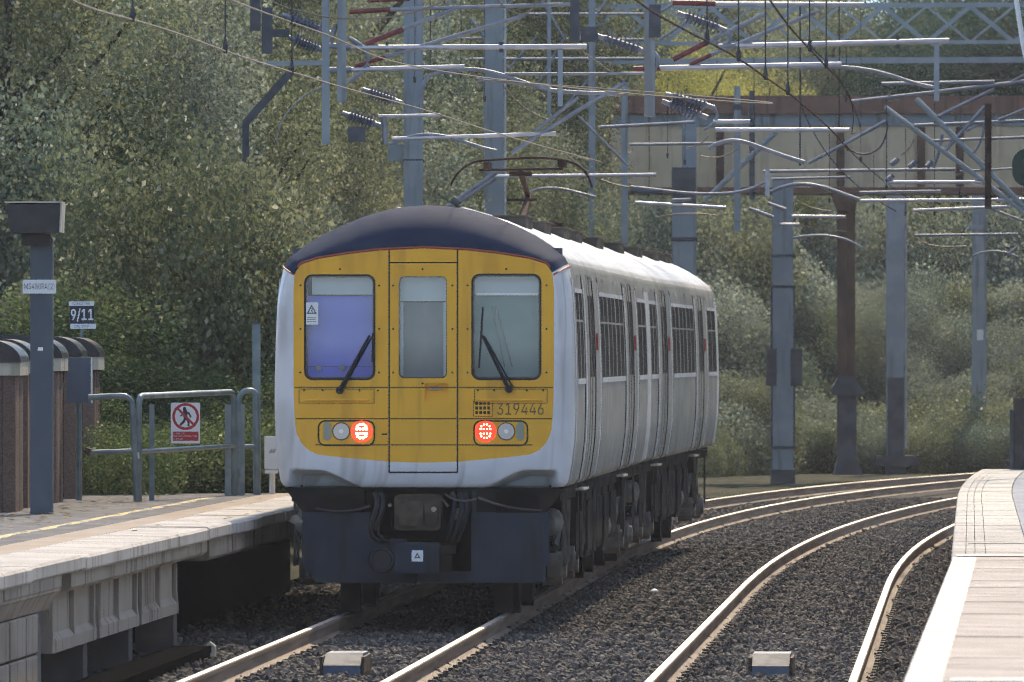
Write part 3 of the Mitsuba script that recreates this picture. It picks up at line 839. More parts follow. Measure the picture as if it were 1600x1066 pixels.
def body(car, s_front, first):
    pro = densify(sec_prof(), 3)
    d0 = np.array([s_front] * len(pro))
    if first:
        a_ = np.arctan2(pro[:, 1] - 2.4, pro[:, 0])
        a_ = np.where(a_ < -math.pi / 2, a_ + 2 * math.pi, a_)
        d0 = np.interp(a_, ANG, DEP) - 0.003
    stations = [None]
    for c in DOORS:
        for e in (c - DW / 2, c + DW / 2):
            stations += [(e - .001, 0 if e < c else 1), (e + .001, 1 if e < c else 0)]
    stations += [(CAR_L, 0)]
    rings = []
    recess = ((pro[:, 1] > 1.21) & (pro[:, 1] < 3.16) & (np.abs(pro[:, 0]) > 1.2)).astype(float)
    for st_ in stations:
        s = d0 if st_ is None else np.full(len(pro), st_[0])
        ins = 0 if st_ is None else st_[1] * 0.018
        u = pro[:, 0] - np.sign(pro[:, 0]) * ins * recess
        rings.append(np.column_stack([u, s, pro[:, 1]]))
    k = len(pro)
    v = np.vstack(rings)
    f = []
    for r in range(len(rings) - 1):
        j = np.arange(k); j2 = (j + 1) % k
        f.append(np.stack([r * k + j, r * k + j2, (r + 1) * k + j2, (r + 1) * k + j], 1))
    f = np.vstack(f)
    zc = v[f].mean(1)[:, 2]
    roof = zc > 3.26
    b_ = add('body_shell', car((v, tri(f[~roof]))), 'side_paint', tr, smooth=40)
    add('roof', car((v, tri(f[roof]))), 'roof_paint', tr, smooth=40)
    add('end_wall', car(face_uz(Polygon(sec_prof()).buffer(-.002), CAR_L - .02, CAR_L)), 'underframe', tr)
    if not first:
        add('end_wall', car(face_uz(Polygon(sec_prof()).buffer(-.002), .0, .02)), 'underframe', tr)
    return b_


def strip(s0, s1, z0, z1, off, side=1, n=6):
    z = np.linspace(z0, z1, n)
    u = u_side(z) + off
    a_ = np.column_stack([side * u, np.full(n, s0), z]); b_ = np.column_stack([side * u, np.full(n, s1), z])
    return np.stack([a_, b_], 1).reshape(-1, 3), grid(n, 2)


def solid_strip(s0, s1, z0, z1, off0, off1, side=1, n=5):
    zz_ = half_O[3:13, 1]
    z = np.r_[z0, zz_[(zz_ > z0 + .01) & (zz_ < z1 - .01)], z1]
    n = len(z)
    u0, u1 = u_side(z) + off0, u_side(z) + off1
    corners = [(u0, s0), (u1, s0), (u1, s1), (u0, s1)]
    v = np.stack([np.column_stack([side * u, np.full(n, s), z]) for u, s in corners], 1).reshape(-1, 3)
    f = []
    for i in range(n - 1):
        for j in range(4):
            f.append([i * 4 + j, i * 4 + (j + 1) % 4, (i + 1) * 4 + (j + 1) % 4, (i + 1) * 4 + j])
    f += [[0, 1, 2, 3], [(n - 1) * 4 + 3, (n - 1) * 4 + 2, (n - 1) * 4 + 1, (n - 1) * 4]]
    return v, tri(f)


body(C1, 0.2, True)
body(C2, 0.0, False)
WINS = [(0.75, 2.2), (6.35, 8.2), (8.4, 10.2), (10.4, 12.35), (16.65, 19.1)]
for car in (C1, C2):
    for side in (1, -1):
        for c in DOORS:
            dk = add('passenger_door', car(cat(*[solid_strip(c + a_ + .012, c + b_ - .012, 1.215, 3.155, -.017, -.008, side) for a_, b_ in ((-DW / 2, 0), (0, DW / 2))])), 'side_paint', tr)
            for a_ in (-.36, .36):
                add('door_pane', car(solid_strip(c + a_ - .19, c + a_ + .19, 2.2, 2.98, -.008, -.005, side)), 'side_glass', dk)
            add('door_edge', car(cat(solid_strip(c - .015, c + .015, 1.22, 3.15, -.008, -.003, side), *[solid_strip(e - .03, e + .03, 1.2, 3.17, -.016, .002, side, 8) for e in (c - DW / 2 - .012, c + DW / 2 + .012)])), 'black_rubber', dk)
            add_each('door_gutter', [car(solid_strip(e - .022, e + .022, 1.2, 3.17, -.001, .009, side, 8)) for e in (c - 1.9, c + 1.9)], 'black_rubber', tr)
            add('door_button', car(solid_strip(c + .85, c + 1.0, 2.46, 2.62, .0, .02, side)), 'door_red', tr, label='red door button panel')
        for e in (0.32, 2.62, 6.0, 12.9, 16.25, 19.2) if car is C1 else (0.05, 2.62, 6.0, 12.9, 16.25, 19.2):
            add('body_pillar', car(solid_strip(e, e + (.55 if e > 19 or e < .2 else .16), 1.23, 3.12, .0, .008, side)), 'white_paint', tr)  # white strips paint in the lit door edges and car ends
        for s0, s1 in WINS:
            fr = add('side_window', car(cat(solid_strip(s0 - .05, s1 + .05, 2.14, 2.19, .0, .016, side, 2), solid_strip(s0 - .05, s1 + .05, 2.99, 3.03, .0, .012, side, 2))), 'white_paint', tr, smooth=30)  # white on sill and head strips puts window glints into the colour
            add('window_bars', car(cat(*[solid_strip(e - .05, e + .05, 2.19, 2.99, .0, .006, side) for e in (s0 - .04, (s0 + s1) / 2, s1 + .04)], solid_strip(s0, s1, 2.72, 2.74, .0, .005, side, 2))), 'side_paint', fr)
            add('window_pane', car(solid_strip(s0, s1, 2.19, 2.99, .0, .003, side)), 'side_glass', fr)
        for s in np.arange(1.5, 19, 2.9):
            add('rain_lamp', car(solid_strip(s, s + .16, 3.13, 3.165, .0, .03, side, 2)), 'fascia_cream', tr)
# roof vents on the shoulder
for car, ss_ in ((C1, (4.0, 8.0, 12.5, 15.5)), (C2, (1.2, 6.0, 10.6, 15.2, 18.4))):
    for s in ss_:
        for sd in (1, -1):
            vt = add('roof_vent', car(cat(box(sd * .50, sd * .78, s - .75, s + .75, 3.60, 3.73), box(sd * .47, sd * .81, s - .8, s + .8, 3.73, 3.745))), 'dusty_steel', tr)
    add('roof_rib', car(cat(*[tube([(u, .9, 3.80 - .16 * (u / .62) ** 2 + .012), (u, 19.6, 3.80 - .16 * (u / .62) ** 2 + .012)], .016, 5) for u in (-.95, -.3, .3, .95)])), 'roof_paint', tr)
    ru = [(sd * 1.15, 3.44) for sd in (1, -1)]
# gangway between the cars
add('gangway_bellows', C1(cat(box(-.5, .5, 19.85, 20.1, 1.2, 3.3), box(-1.1, 1.1, 19.9, 20.05, 1.3, 3.45))), 'underframe', tr)
# pantograph at the rear of the first car
pc = add('pantograph', C1(cat(beam((.0, 18.6, 3.85), (.0, 20.4, 4.2), .07, .07), beam((.0, 20.4, 4.2), (.0, 18.55, 4.44), .05, .05), box(-.12, .12, 18.4, 18.7, 4.40, 4.45), box(-.15, .18, 18.5, 18.6, 4.12, 4.15))), 'pan_brown', tr)
hx = lambda u, z, s=18.4: (u, s, z)
add('collector_head', C1(cat(tube(bez([hx(-.77, 4.29), hx(-.74, 4.36), hx(-.65, 4.47), hx(-.5, 4.555), hx(-.35, 4.575), hx(.45, 4.58), hx(.56, 4.555), hx(.70, 4.47), hx(.78, 4.34), hx(.80, 4.27)], 40), .013, 7),
                             tube([hx(-.48, 4.475, 18.8), hx(.46, 4.485, 18.8)], .015, 7), box(.42, .50, 18.3, 18.9, 4.50, 4.58), box(-.4, -.34, 18.3, 18.9, 4.47, 4.55))), 'pan_brown', pc)
add('foot_insulator', C1(cat(*[tube([(u, 18.6 + d_, 3.74), (u, 18.6 + d_, 3.9)], .05, 8) for u in (-.35, .35) for d_ in (0, 1.6)])), 'pan_brown', pc)


# bogies and underfloor gear
def bogie(car, s, full):
    b_ = add('bogie', car(cat(*[x for sd in (-1, 1) for x in (box(sd * .93, sd * 1.08, s - 1.75, s + 1.75, .52, .72), box(sd * .93, sd * 1.1, s - .5, s + .5, .36, .54))], box(-.9, .9, s - .3, s + .3, .45, .75))), 'underframe', tr)
    for a_ in (-1.3, 1.3):
        add('wheelset', car(cat(*[disc((sd * .75, s + a_, .42), .42, (1, 0, 0), .13, 28) for sd in (-1, 1)], tube([(-.75, s + a_, .42), (.75, s + a_, .42)], .08, 8))), 'underframe', b_, smooth=30)
        for sd in (-1, 1):
            add('axle_box', car(cat(disc((sd * 1.12, s + a_, .42), .16, (1, 0, 0), .18, 14), box(sd * 1.0, sd * 1.2, s + a_ - .18, s + a_ + .18, .34, .5), disc((sd * 1.22, s + a_, .42), .10, (1, 0, 0), .06, 12))), 'dust_pale', b_, smooth=30)
            add('spring', car(cat(*[disc((sd * 1.08, s + a_ + .26, .58 + .045 * j), .085, (0, 0, 1), .028, 10) for j in range(7)], *[disc((sd * 1.08, s + a_ - .26, .58 + .045 * j), .085, (0, 0, 1), .028, 10) for j in range(7)])), 'underframe', b_)
    for sd in (-1, 1):
        add_each('damper', [car(tube([(sd * 1.18, s - .25, .5), (sd * 1.2, s - .25, 1.05)], .045, 8)), car(tube([(sd * 1.16, s - 1.7, .62), (sd * 1.16, s - .9, .88)], .035, 8)), car(tube([(sd * 1.18, s + .3, .42), (sd * 1.18, s + .3, 1.0)], .03, 8))], 'dusty_steel', b_)


for car in (C1, C2):
    bogie(car, 2.85, True)
    bogie(car, 17.0, True)
    add('solebar', car(cat(*[box(sd * 1.14, sd * 1.24, .35, CAR_L - .1, 1.06, 1.21) for sd in (-1, 1)], box(-1.1, 1.1, .4, CAR_L - .1, 1.10, 1.19))), 'underframe', tr)
    for s, L, z0, m in ((5.2, 1.0, .50, 'underframe'), (6.6, 1.5, .42, 'underframe'), (8.5, 1.8, .46, 'underframe'), (10.8, 1.3, .40, 'underframe'), (12.5, 1.6, .48, 'underframe')):
        add_each('equipment_case', [car(cat(box(sd * .35, sd * 1.22, s, s + L, z0, 1.07), box(sd * 1.22, sd * 1.235, s + .08, s + L - .08, z0 + .06, .98))) for sd in (-1, 1)], m, tr)
    for sd in (-1, 1):
        add('air_tank', car(cat(tube([(sd * 1.12, .72, .86), (sd * 1.12, .80, .86), (sd * 1.12, 1.1, .86), (sd * 1.12, 1.18, .86)], [.06, .13, .13, .06], 14))), 'dust_pale', tr, smooth=40)
        add('air_tank', car(cat(tube([(sd * 1.08, 12.05, .62), (sd * 1.08, 12.15, .62), (sd * 1.08, 12.4, .62)], [.08, .17, .17], 14))), 'dust_pale', tr, smooth=40)
        for c in DOORS:
            fk = add('footstep', car(box(sd * 1.24, sd * 1.32, c - .6, c + .6, 1.115, 1.135)), 'fascia_cream', tr)
            add_each('step_bracket', [car(box(sd * 1.2, sd * 1.26, c + q_ - .02, c + q_ + .02, .9, 1.115)) for q_ in (-.48, .48)], 'underframe', fk)
        add_each('down_pipe', [car(beam((sd * 1.25, s, .45), (sd * 1.25, s, 1.15), .025, .025)) for s in (.9, 1.3, 3.9, 4.9, 8.0, 15.6, 18.6)], 'dusty_steel', tr)

# ------------------------------------------------------------------ things on the left platform
t = thing('platform_post', 'dark blue square post carrying a black screen hood on the left platform', 'post')
Yp = 90.8
p0, p1 = P(48, 802, Yp), P(83, 376, Yp)
add('column', box(p0[0], p1[0], Yp - .1, Yp + .1, .91, p1[2] + .02), 'post_blue', t)
a, b = P(12, 372, Yp), P(98, 318, Yp)
hd = Polygon([P(20, 366, Yp)[[0, 2]], P(97, 364, Yp)[[0, 2]], P(99, 319, Yp)[[0, 2]], P(13, 321, Yp)[[0, 2]]])
h = add('screen_hood', face_uz(hd, Yp - .42, Yp + .25), 'box_dark', t)
add('lip', cat(face_uz(Polygon([P(96, 364, Yp)[[0, 2]], P(98.5, 364, Yp)[[0, 2]], P(100.5, 319, Yp)[[0, 2]], P(98, 319, Yp)[[0, 2]]]), Yp - .45, Yp + .25), box(a[0] - .005, b[0] + .01, Yp - .45, Yp + .3, b[2] - .002, b[2] + .012)), 'fascia_cream', h)  # cream strips paint in the sunlit top and right rim
add('bracket', box(*P(35, 376, Yp)[[0]], P(80, 376, Yp)[0], Yp - .2, Yp + .15, P(0, 384, Yp)[2], P(0, 366, Yp)[2]), 'box_dark', t)
pb0, pb1 = P(36.5, 459, Yp), P(88.5, 437.5, Yp)
q = add('number_plate', face_uz(rounded(pb0[0], pb1[0], pb0[2], pb1[2], .015), Yp - .13, Yp - .115), 'sign_white', t, label='white plate lettered MS480RA(2)')


def lettering(text, width, height, x, z, Yf, par, m, bold=False, name='lettering'):
    tm = meshkit.text_mesh(text, height, 0.003, bold)
    v = np.array(tm.vertices)
    v = v - [v[:, 0].min(), 0, 0]
    v[:, 0] *= width / v[:, 0].max()
    return add(name, (np.stack([x + v[:, 0], Yf - v[:, 2], z + v[:, 1]], 1), np.array(tm.faces)), m, par)


lettering('MS480RA(2)', pb1[0] - pb0[0] - .03, .055, pb0[0] + .015, pb0[2] + .04, Yp - .1305, q, 'sign_black')
add('conduit_clip', box(*(P(60, 545, Yp)[0], P(68, 545, Yp)[0]), Yp - .112, Yp - .1, P(0, 548, Yp)[2], P(0, 543, Yp)[2]), 'aluminium', t)

lv = np.random.default_rng(5)
n_ = 260
Yl = lv.uniform(80, 101, n_); ol = -4.0 + np.abs(lv.normal(0, .45, n_)) * np.where(lv.random(n_) < .75, 1, 3)
pl_ = TP(Yl, np.minimum(ol, -1.7), .918)
vl = []
for p_ in pl_:
    a_ = lv.uniform(0, 6.28); L_ = lv.uniform(.03, .06)
    d1, d2 = np.array([math.cos(a_), math.sin(a_), .25]) * L_, np.array([-math.sin(a_), math.cos(a_), .1]) * L_ * .6
    vl += [p_ - d1 * [1, 1, 0], p_ + d2, p_ + d1, p_ - d2 * [1, 1, -1]]
add('fallen_leaves', (np.array(vl), tri(np.arange(4 * n_).reshape(-1, 4))), 'leaf_brown', uv=np.repeat(lv.uniform(0, 1, (n_, 2)), 4, 0), label='dry fallen leaves scattered on the left platform', category='leaves', kind='stuff')
t = thing('stop_sign', 'black car stop sign reading 9/11 between two white strips on a thin pole', 'sign')
Ys = 104.5
a, b = P(109, 514, Ys), P(147, 471, Ys)
dz = b[2] - a[2]
add('board', box(a[0], b[0], Ys, Ys + .01, a[2] + .055, b[2] - .05), 'sign_black', t)
k1 = add('strip', box(a[0] - .01, b[0] + .0, Ys - .004, Ys + .01, b[2] - .05, b[2]), 'sign_white', t)
k2 = add('strip', box(a[0] + .005, b[0] + .02, Ys - .004, Ys + .01, a[2], a[2] + .055), 'sign_white', t)
lettering('9/11', b[0] - a[0] - .02, .115, a[0] + .012, a[2] + .098, Ys - .001, t, 'sign_white', True)
lettering('CLASS 350', .19, .026, a[0] + .03, b[2] - .038, Ys - .0045, k1, 'sign_black')
lettering('CAR STOP', .16, .028, a[0] + .05, a[2] + .014, Ys - .0045, k2, 'sign_black')
add('pole', tube([[P(128, 0, Ys)[0], Ys + .03, .9], [P(128, 0, Ys)[0], Ys + .03, b[2] - .02]], .016, 8), 'rail_green', t)

# boarded sheds with black curved roofs
bm_uv = []
for i, (pxr, Yf, pyl) in enumerate(((31, 91.5, 587), (50, 94.0, 584), (95, 97.2, 580), (125, 100.2, 578), (153, 103.5, 578))):
    lab = ('boarded brown shed with black curved roof, nearest of the row at the left edge', 'boarded brown shed with black curved roof just left of the platform post', 'boarded brown shed with black curved roof half hidden behind the platform post',
           'boarded brown shed with black curved roof to the right of the platform post', 'boarded brown shed with black curved roof, farthest of the row behind the blue cabinet')[i]
    t = thing('shed', lab, 'shed', 'curved roof sheds in a row on the left platform')
    R = P(pxr, 0, Yf)[0]
    zf0, zf1 = P(0, pyl, Yf)[2], P(0, pyl - 21, Yf)[2]
    Wd, D = 1.15, 1.5
    for j in range(9):
        x1 = R - .05 - j * .125
        m_ = box(x1 - .118, x1, Yf + .03 + random.uniform(0, .006), Yf + .06, .9, zf0 + .01)
        u1, u2 = random.random(), random.random()
        add('board', m_, 'brown_board', t, uv=np.tile([u1, u2], (8, 1)))
    for j in range(9):
        y1 = Yf + .07 + j * .155
        m_ = box(R - .05 - .025, R - .048 + random.uniform(0, .006), y1, y1 + .148, .9, zf0 + .01)
        add('board', m_, 'brown_board', t, uv=np.tile([random.random(), random.random()], (8, 1)))
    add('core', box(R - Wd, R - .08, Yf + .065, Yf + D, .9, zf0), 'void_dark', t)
    add('fascia', cat(box(R - Wd, R, Yf - .02, Yf + .03, zf0 - .0, zf1), box(R - .03, R + .004, Yf - .02, Yf + D + .04, zf0, zf1)), 'fascia_cream', t)
    arc = [(R + .015 - .31 * (1 - math.cos(q_)), zf1 + .21 * math.sin(q_)) for q_ in np.linspace(0, math.pi / 2, 10)]
    arc2 = [(R - Wd, arc[-1][1] + .03)]
    pr = Polygon([(R + .02, zf1 - .005)] + arc + arc2 + [(R - Wd, zf1 - .005)])
    add('curved_roof', face_uz(pr, Yf - .05, Yf + D + .06), 'roof_black', t, smooth=40)
    add('end_panel', face_uz(pr.buffer(-.016), Yf - .062, Yf - .052), 'box_dark', t)
t = thing('cabinet', 'blue grey metal cabinet on a post at the end of the shed row', 'cabinet')
Yc = 99.0
a, b = P(104.5, 630, Yc), P(142, 559, Yc)
c_ = add('case', box(a[0], b[0], Yc, Yc + .22, a[2], b[2]), 'cabinet_blue', t)
add('door', box(a[0] + .012, b[0] - .02, Yc - .008, Yc, a[2] + .012, b[2] - .012), 'cabinet_blue', t)
add('edge', box(b[0], b[0] + .012, Yc - .004, Yc + .2, a[2], b[2]), 'aluminium', t)
add('leg', tube([[a[0] + .12, Yc + .1, .9], [a[0] + .12, Yc + .1, a[2]]], .03, 8), 'rail_green', t)

# railings and gate
def rail_tube(name, pts, r, par, m='rail_green'):
    return add(name, tube(bez(pts, 24) if len(pts) > 3 else pts, r, 8), m, par, smooth=50)


def soft(pts, r=0.09, n=5):
    """Rounds the corners of a polyline."""
    pts = [np.asarray(p_, float) for p_ in pts]
    out = [pts[0]]
    for a_, b_, c2 in zip(pts, pts[1:], pts[2:]):
        d1, d2 = (a_ - b_), (c2 - b_)
        l1, l2 = min(r, np.linalg.norm(d1) / 2), min(r, np.linalg.norm(d2) / 2)
        s_, e_ = b_ + d1 / np.linalg.norm(d1) * l1, b_ + d2 / np.linalg.norm(d2) * l2
        for q_ in np.linspace(0, 1, n):
            out.append((1 - q_) ** 2 * s_ + 2 * q_ * (1 - q_) * b_ + q_ ** 2 * e_)
    return np.array(out + [pts[-1]])


def onp(px, Y):
    p_ = P(px, 0, Y); p_[2] = .90
    return p_


t = thing('handrail', 'pale green tube handrail left of the platform end gate', 'handrail')
a0, a1 = P(138, 621, 98.0), P(206, 618, 98.0)
add('rail', tube(soft([a0, a1, np.array([a1[0] + .05, 98.0, .90])], .12), .031, 8), 'rail_green', t, smooth=50)
add('mid_rail', tube([P(140, 707, 98.0), P(208, 705, 98.0)], .026, 8), 'rail_green', t, smooth=50)
add('knob', tube([P(133, 702, 98.0), P(141, 707, 98.0)], [.03, .045], 8), 'rusty_casting', t)

t = thing('platform_gate', 'pale green tubular gate with a warning sign across the platform end', 'gate')
Ga, Gb = 98.6, 102.5
gp = lambda px, py: P(px, py, Ga + (Gb - Ga) * (px - 217) / 150)
add('top_rail', tube(soft([gp(217, 790), gp(217, 619), gp(365, 613), gp(366, 778)], .12), .033, 8), 'rail_green', t, smooth=50)
add('mid_rail', tube([gp(217, 706), gp(366, 697)], .027, 8), 'rail_green', t, smooth=50)
for px, w in ((237, .040), (356, .050), (379, .036)):
    g0 = gp(px, 632)
    add('gate_post', beam([g0[0], g0[1] + .05, .88], [g0[0], g0[1] + .05, g0[2]], w * 1.3, w * 1.3), 'rail_green', t)
add('latch', box(gp(210, 0)[0], gp(218, 0)[0], Ga - .06, Ga - .02, P(0, 717, Ga)[2], P(0, 707, Ga)[2]), 'aluminium', t)
t = thing('handrail', 'short pale green handrail loop right of the platform end gate', 'handrail')
Yg = 103.2
add('rail', tube(soft([P(374, 785, Yg), P(374, 612, Yg), P(401, 609, Yg), P(402, 780, Yg)], .1), .032, 8), 'rail_green', t, smooth=50)
add('mid_rail', tube([P(374, 699, Yg), P(402, 698, Yg)], .027, 8), 'rail_green', t, smooth=50)
t = thing('thin_post', 'tall thin grey green post rising above the handrail beside the train', 'post')
add('shaft', beam([P(401.5, 0, 104.0)[0], 104.0, .8], P(400.5, 505, 104.0), .085, .085), 'rail_green', t)
add('cap', box(P(395, 0, 104.)[0], P(406, 0, 104.)[0], 103.94, 104.06, P(0, 507, 104.)[2], P(0, 504, 104.)[2]), 'mast_dark', t)

t = thing('warning_sign', 'white sign with red no walking symbol hung on the platform end gate', 'sign')
Yq = 99.55
a, b = P(267, 693, Yq), P(312.5, 629.5, Yq)
W_, H_ = b[0] - a[0], b[2] - a[2]
add('board', box(a[0], b[0], Yq, Yq + .012, a[2], b[2]), 'sign_white', t)
cx, cz = (a[0] + b[0]) / 2 + .002, P(0, 651, Yq)[2]
R_ = 21.0 * Yq / F
ring = Point(cx, cz).buffer(R_, 24).difference(Point(cx, cz).buffer(R_ * .80, 24))
slash = LineString([(cx - R_ * .66, cz + R_ * .66), (cx + R_ * .66, cz - R_ * .66)]).buffer(R_ * .085)
add('prohibition_ring', face_uz(unary_union([ring, slash]), Yq - .006, Yq - .001), 'sign_red', t)
s_ = R_
man = unary_union([Point(cx - .08 * s_, cz + .60 * s_).buffer(.12 * s_), LineString([(cx - .05 * s_, cz + .42 * s_), (cx + .0 * s_, cz - .08 * s_)]).buffer(.15 * s_),
                   LineString([(cx, cz - .08 * s_), (cx - .12 * s_, cz - .35 * s_), (cx - .38 * s_, cz - .60 * s_)]).buffer(.085 * s_), LineString([(cx + .02 * s_, cz - .05 * s_), (cx + .2 * s_, cz - .35 * s_), (cx + .22 * s_, cz - .66 * s_)]).buffer(.085 * s_),
                   LineString([(cx, cz + .36 * s_), (cx + .27 * s_, cz + .22 * s_), (cx + .36 * s_, cz - .02 * s_)]).buffer(.07 * s_), LineString([(cx - .06 * s_, cz + .36 * s_), (cx - .22 * s_, cz + .14 * s_), (cx - .34 * s_, cz + .06 * s_)]).buffer(.06 * s_)])
add('walking_figure', face_uz(man, Yq - .004, Yq - .0005), 'sign_black', t)
rz0, rz1 = P(0, 689, Yq)[2], P(0, 674.5, Yq)[2]
pk = add('red_panel', box(a[0] + .02, b[0] - .015, Yq - .003, Yq + .002, rz0, rz1), 'sign_red', t)
for i, (tx, w) in enumerate((('DANGER', .45), ('DO NOT CROSS THE', .95), ('LINE', .4))):
    lettering(tx, (W_ - .05) * w, .016, a[0] + .03, rz1 - .028 - i * .028, Yq - .0035, pk, 'sign_pale')

t = thing('equipment_box', 'small white equipment box on a pale post beside the train', 'equipment box')
Ye = 103.5
a, b = P(413, 733, Ye), P(436, 682, Ye)
add('case', box(a[0], b[0], Ye, Ye + .2, a[2], b[2]), 'sign_white', t)
add('louvre', cat(*[beam(P(421 + 3 * i, 708, Ye) - [0, .006, 0], P(425 + 3 * i, 702, Ye) - [0, .006, 0], .008, .008) for i in range(3)]), 'sign_black', t)
add('flange', box(P(414, 0, Ye)[0], P(434, 0, Ye)[0], Ye - .02, Ye + .2, P(0, 740, Ye)[2], P(0, 734, Ye)[2]), 'sign_white', t)
add('post', tube([[P(425, 0, Ye)[0], Ye + .1, .85], [P(425, 0, Ye)[0], Ye + .1, a[2]]], .033, 8), 'sign_white', t)

# end of the right platform
t = thing('platform_end_post', 'black post at the far end of the right hand platform', 'post')
a, b = P(1584, 735, 125.2), P(1612, 622, 125.2)
add('shaft', box(a[0], b[0], 125.1, 125.3, .9, b[2]), 'box_dark', t)
add('side_strip', box(P(1578, 0, 125.2)[0], a[0] - .003, 125.15, 125.25, .9, P(0, 640, 125.2)[2]), 'mast_dark', t)
t = thing('signal_head', 'dark green round backed signal head cut by the right edge', 'signal')
c = P(1606, 262, 118.0)
mat('signal_green', (0.012, 0.032, 0.02), 0.5)
add('backboard', face_uz(rounded(c[0] - .195, c[0] + .195, c[2] - .235, c[2] + .235, .19), 117.9, 118.0), 'signal_green', t, smooth=30)
add('bracket', beam(c + [0, .1, -.2], [c[0] + .3, 118.1, .9], .1, .1), 'mast_dark', t)
t = thing('lamp_column', 'white curved lamp column leaning into the top right corner', 'lamp column')
pts = bez([[6.9, 96, .9], [6.3, 96, 3.2], P(1601, 82, 96.0), P(1594, 40, 96.0), P(1588, 0, 96.0), P(1584, -45, 96)], 24)
add('curved_tube', tube(pts, .026, 8), 'sign_white', t, smooth=50)
add('lamp_head', box(P(1574, 0, 96)[0], P(1590, 0, 96)[0], 95.6, 96.1, P(0, -60, 96)[2], P(0, -48, 96)[2]), 'sign_white', t)


# ------------------------------------------------------------------ overhead line equipment
def insulator(name, a_, b_, par, discs=9, r=.075, ends='dull_tube'):
    a_, b_ = np.asarray(a_, float), np.asarray(b_, float)
    ax = (b_ - a_) / np.linalg.norm(b_ - a_)
    L = np.linalg.norm(b_ - a_)
    ms = [tube([a_ + ax * L * .16, b_ - ax * L * .16], .042, 8)]
    for i in range(discs):
        c_ = a_ + ax * L * (.22 + .56 * i / (discs - 1))
        ms.append(tube([c_ - ax * .008, c_ + ax * .014], [r, r * .5], 12))
    k_ = add(name, cat(*ms), 'insulator_glaze', par)
    add_each('end_fitting', [tube([a_, a_ + ax * L * .18], .032, 8), tube([b_ - ax * L * .18, b_], .032, 8)], ends, k_)
    return k_


def bars(par, Y, rows):
    """rows: (name, material, width in photograph pixels, [(px, py), ...]) at depth Y, in metres of their own."""
    for name, m, w, pts in rows:
        pp = [P(px, py, Y) for px, py in pts]
        r = w * Y / F / 2
        if name in ('drop_post', 'post', 'hanger'):
            add(name, beam(pp[0], pp[1], 2 * r, 2 * r * .9), m, par)
        elif len(pp) > 2:
            add(name, tube(bez(pp, 30), r, 7), m, par, smooth=50)
        else:
            add(name, tube(pp, r, 9), m, par, smooth=50)


# left support over the train
Y1 = 118.0
t = thing('line_support', 'overhead line support with bright tubes and ribbed insulators above the front of the train', 'overhead line support', 'overhead line supports')
bars(t, Y1, [
    ('drop_post', 'mast_steel', 12, [(509, 225), (509, -160)]), ('drop_post', 'mast_steel', 14, [(534, 160), (534, -160)]),
    ('tube', 'zinc_tube', 8.5, [(543, 74.5), (917, 73)]), ('tube', 'zinc_tube', 8.5, [(547, 109), (726, 105)]), ('tube', 'zinc_tube', 6.5, [(613, 217), (869, 209)]), ('tube', 'zinc_tube', 6, [(591, 182), (688, 180.5)]),
    ('red_sleeve', 'red_tube', 8, [(546, 18.5), (610, 15)]), ('tube', 'dull_tube', 6.5, [(610, 15), (891, 7)]), ('red_sleeve', 'red_tube', 9, [(571, 69), (630, 46)]), ('tube', 'dull_tube', 7, [(630, 46), (717, 11)]),
    ('red_sleeve', 'red_tube', 7.5, [(554, 104), (602, 89)]), ('tube', 'dull_tube', 6.5, [(602, 89), (821, 24)]), ('red_sleeve', 'red_tube', 5, [(574, 2), (640, -1)]),
    ('hanger', 'mast_steel', 8, [(875.5, 78), (875.5, 166)]), ('tube', 'dull_tube', 6.5, [(700, 113), (764, 112), (805, 124), (853, 139), (910, 145), (965, 148)]),
    ('tube', 'dull_tube', 6, [(745, 123), (800, 129), (859, 137)]), ('arm', 'copper_wire', 3, [(965, 148), (985, 144), (1000, 128)]),
    ('tube', 'dull_tube', 5.5, [(608, 226), (632, 217), (656, 211), (698, 214), (735, 225), (776, 236)]), ('cable', 'dull_tube', 7, [(658, 169), (659, 145), (664, 127), (676, 116), (692, 113), (705, 113)]),
    ('bracket', 'dull_tube', 10, [(515, 72), (548, 74)]), ('bracket', 'dull_tube', 10, [(506, 110), (549, 109)]), ('bracket', 'dull_tube', 5, [(519, 52), (524, 40), (517, 72)]), ('clamp', 'dull_tube', 9, [(600, 182), (602, 226)]),
    ('clamp', 'mast_dark', 7, [(783, 66), (783, 82)]), ('clamp', 'mast_dark', 5, [(605, 66), (605, 82)]), ('arm', 'copper_wire', 2.5, [(910, 81), (977, 128)]), ('tube', 'dull_tube', 5, [(789, 116), (1006, 115)]),
    ('bracket', 'dull_tube', 8, [(545, 60), (575, 90), (545, 128)]), ('tube', 'dull_tube', 7, [(977, 129), (888, 182), (799, 240)]), ('tube', 'dull_tube', 6, [(904, 153), (837, 204)])])
for a_, b_ in (((440, 23), (516, 52)), ((450, 58), (508, 80)), ((566, 140), (627, 161)), ((535, 177), (596, 197))):
    insulator('insulator', P(*a_, Y1), P(*b_, Y1), t, 8, .11)
t1 = t
w = add('balance_box', box(P(409, 0, Y1)[0], P(426, 0, Y1)[0], Y1 - .06, Y1 + .06, P(0, 84, Y1)[2], P(0, 12, Y1)[2]), 'mast_dark', t)
add('balance_box', box(P(391, 0, Y1)[0], P(407, 0, Y1)[0], Y1 - .05, Y1 + .07, P(0, 48, Y1)[2], P(0, -160, Y1)[2]), 'mast_dark', t)
add('balance_box', box(P(426, 0, Y1)[0], P(452, 0, Y1)[0], Y1 - .05, Y1 + .05, P(0, 58, Y1)[2], P(0, 46, Y1)[2]), 'mast_dark', t)
add('balance_box', box(P(544, 0, Y1)[0], P(571, 0, Y1)[0], Y1 - .05, Y1 + .05, P(0, 222, Y1)[2], P(0, 198, Y1)[2]), 'mast_dark', t)

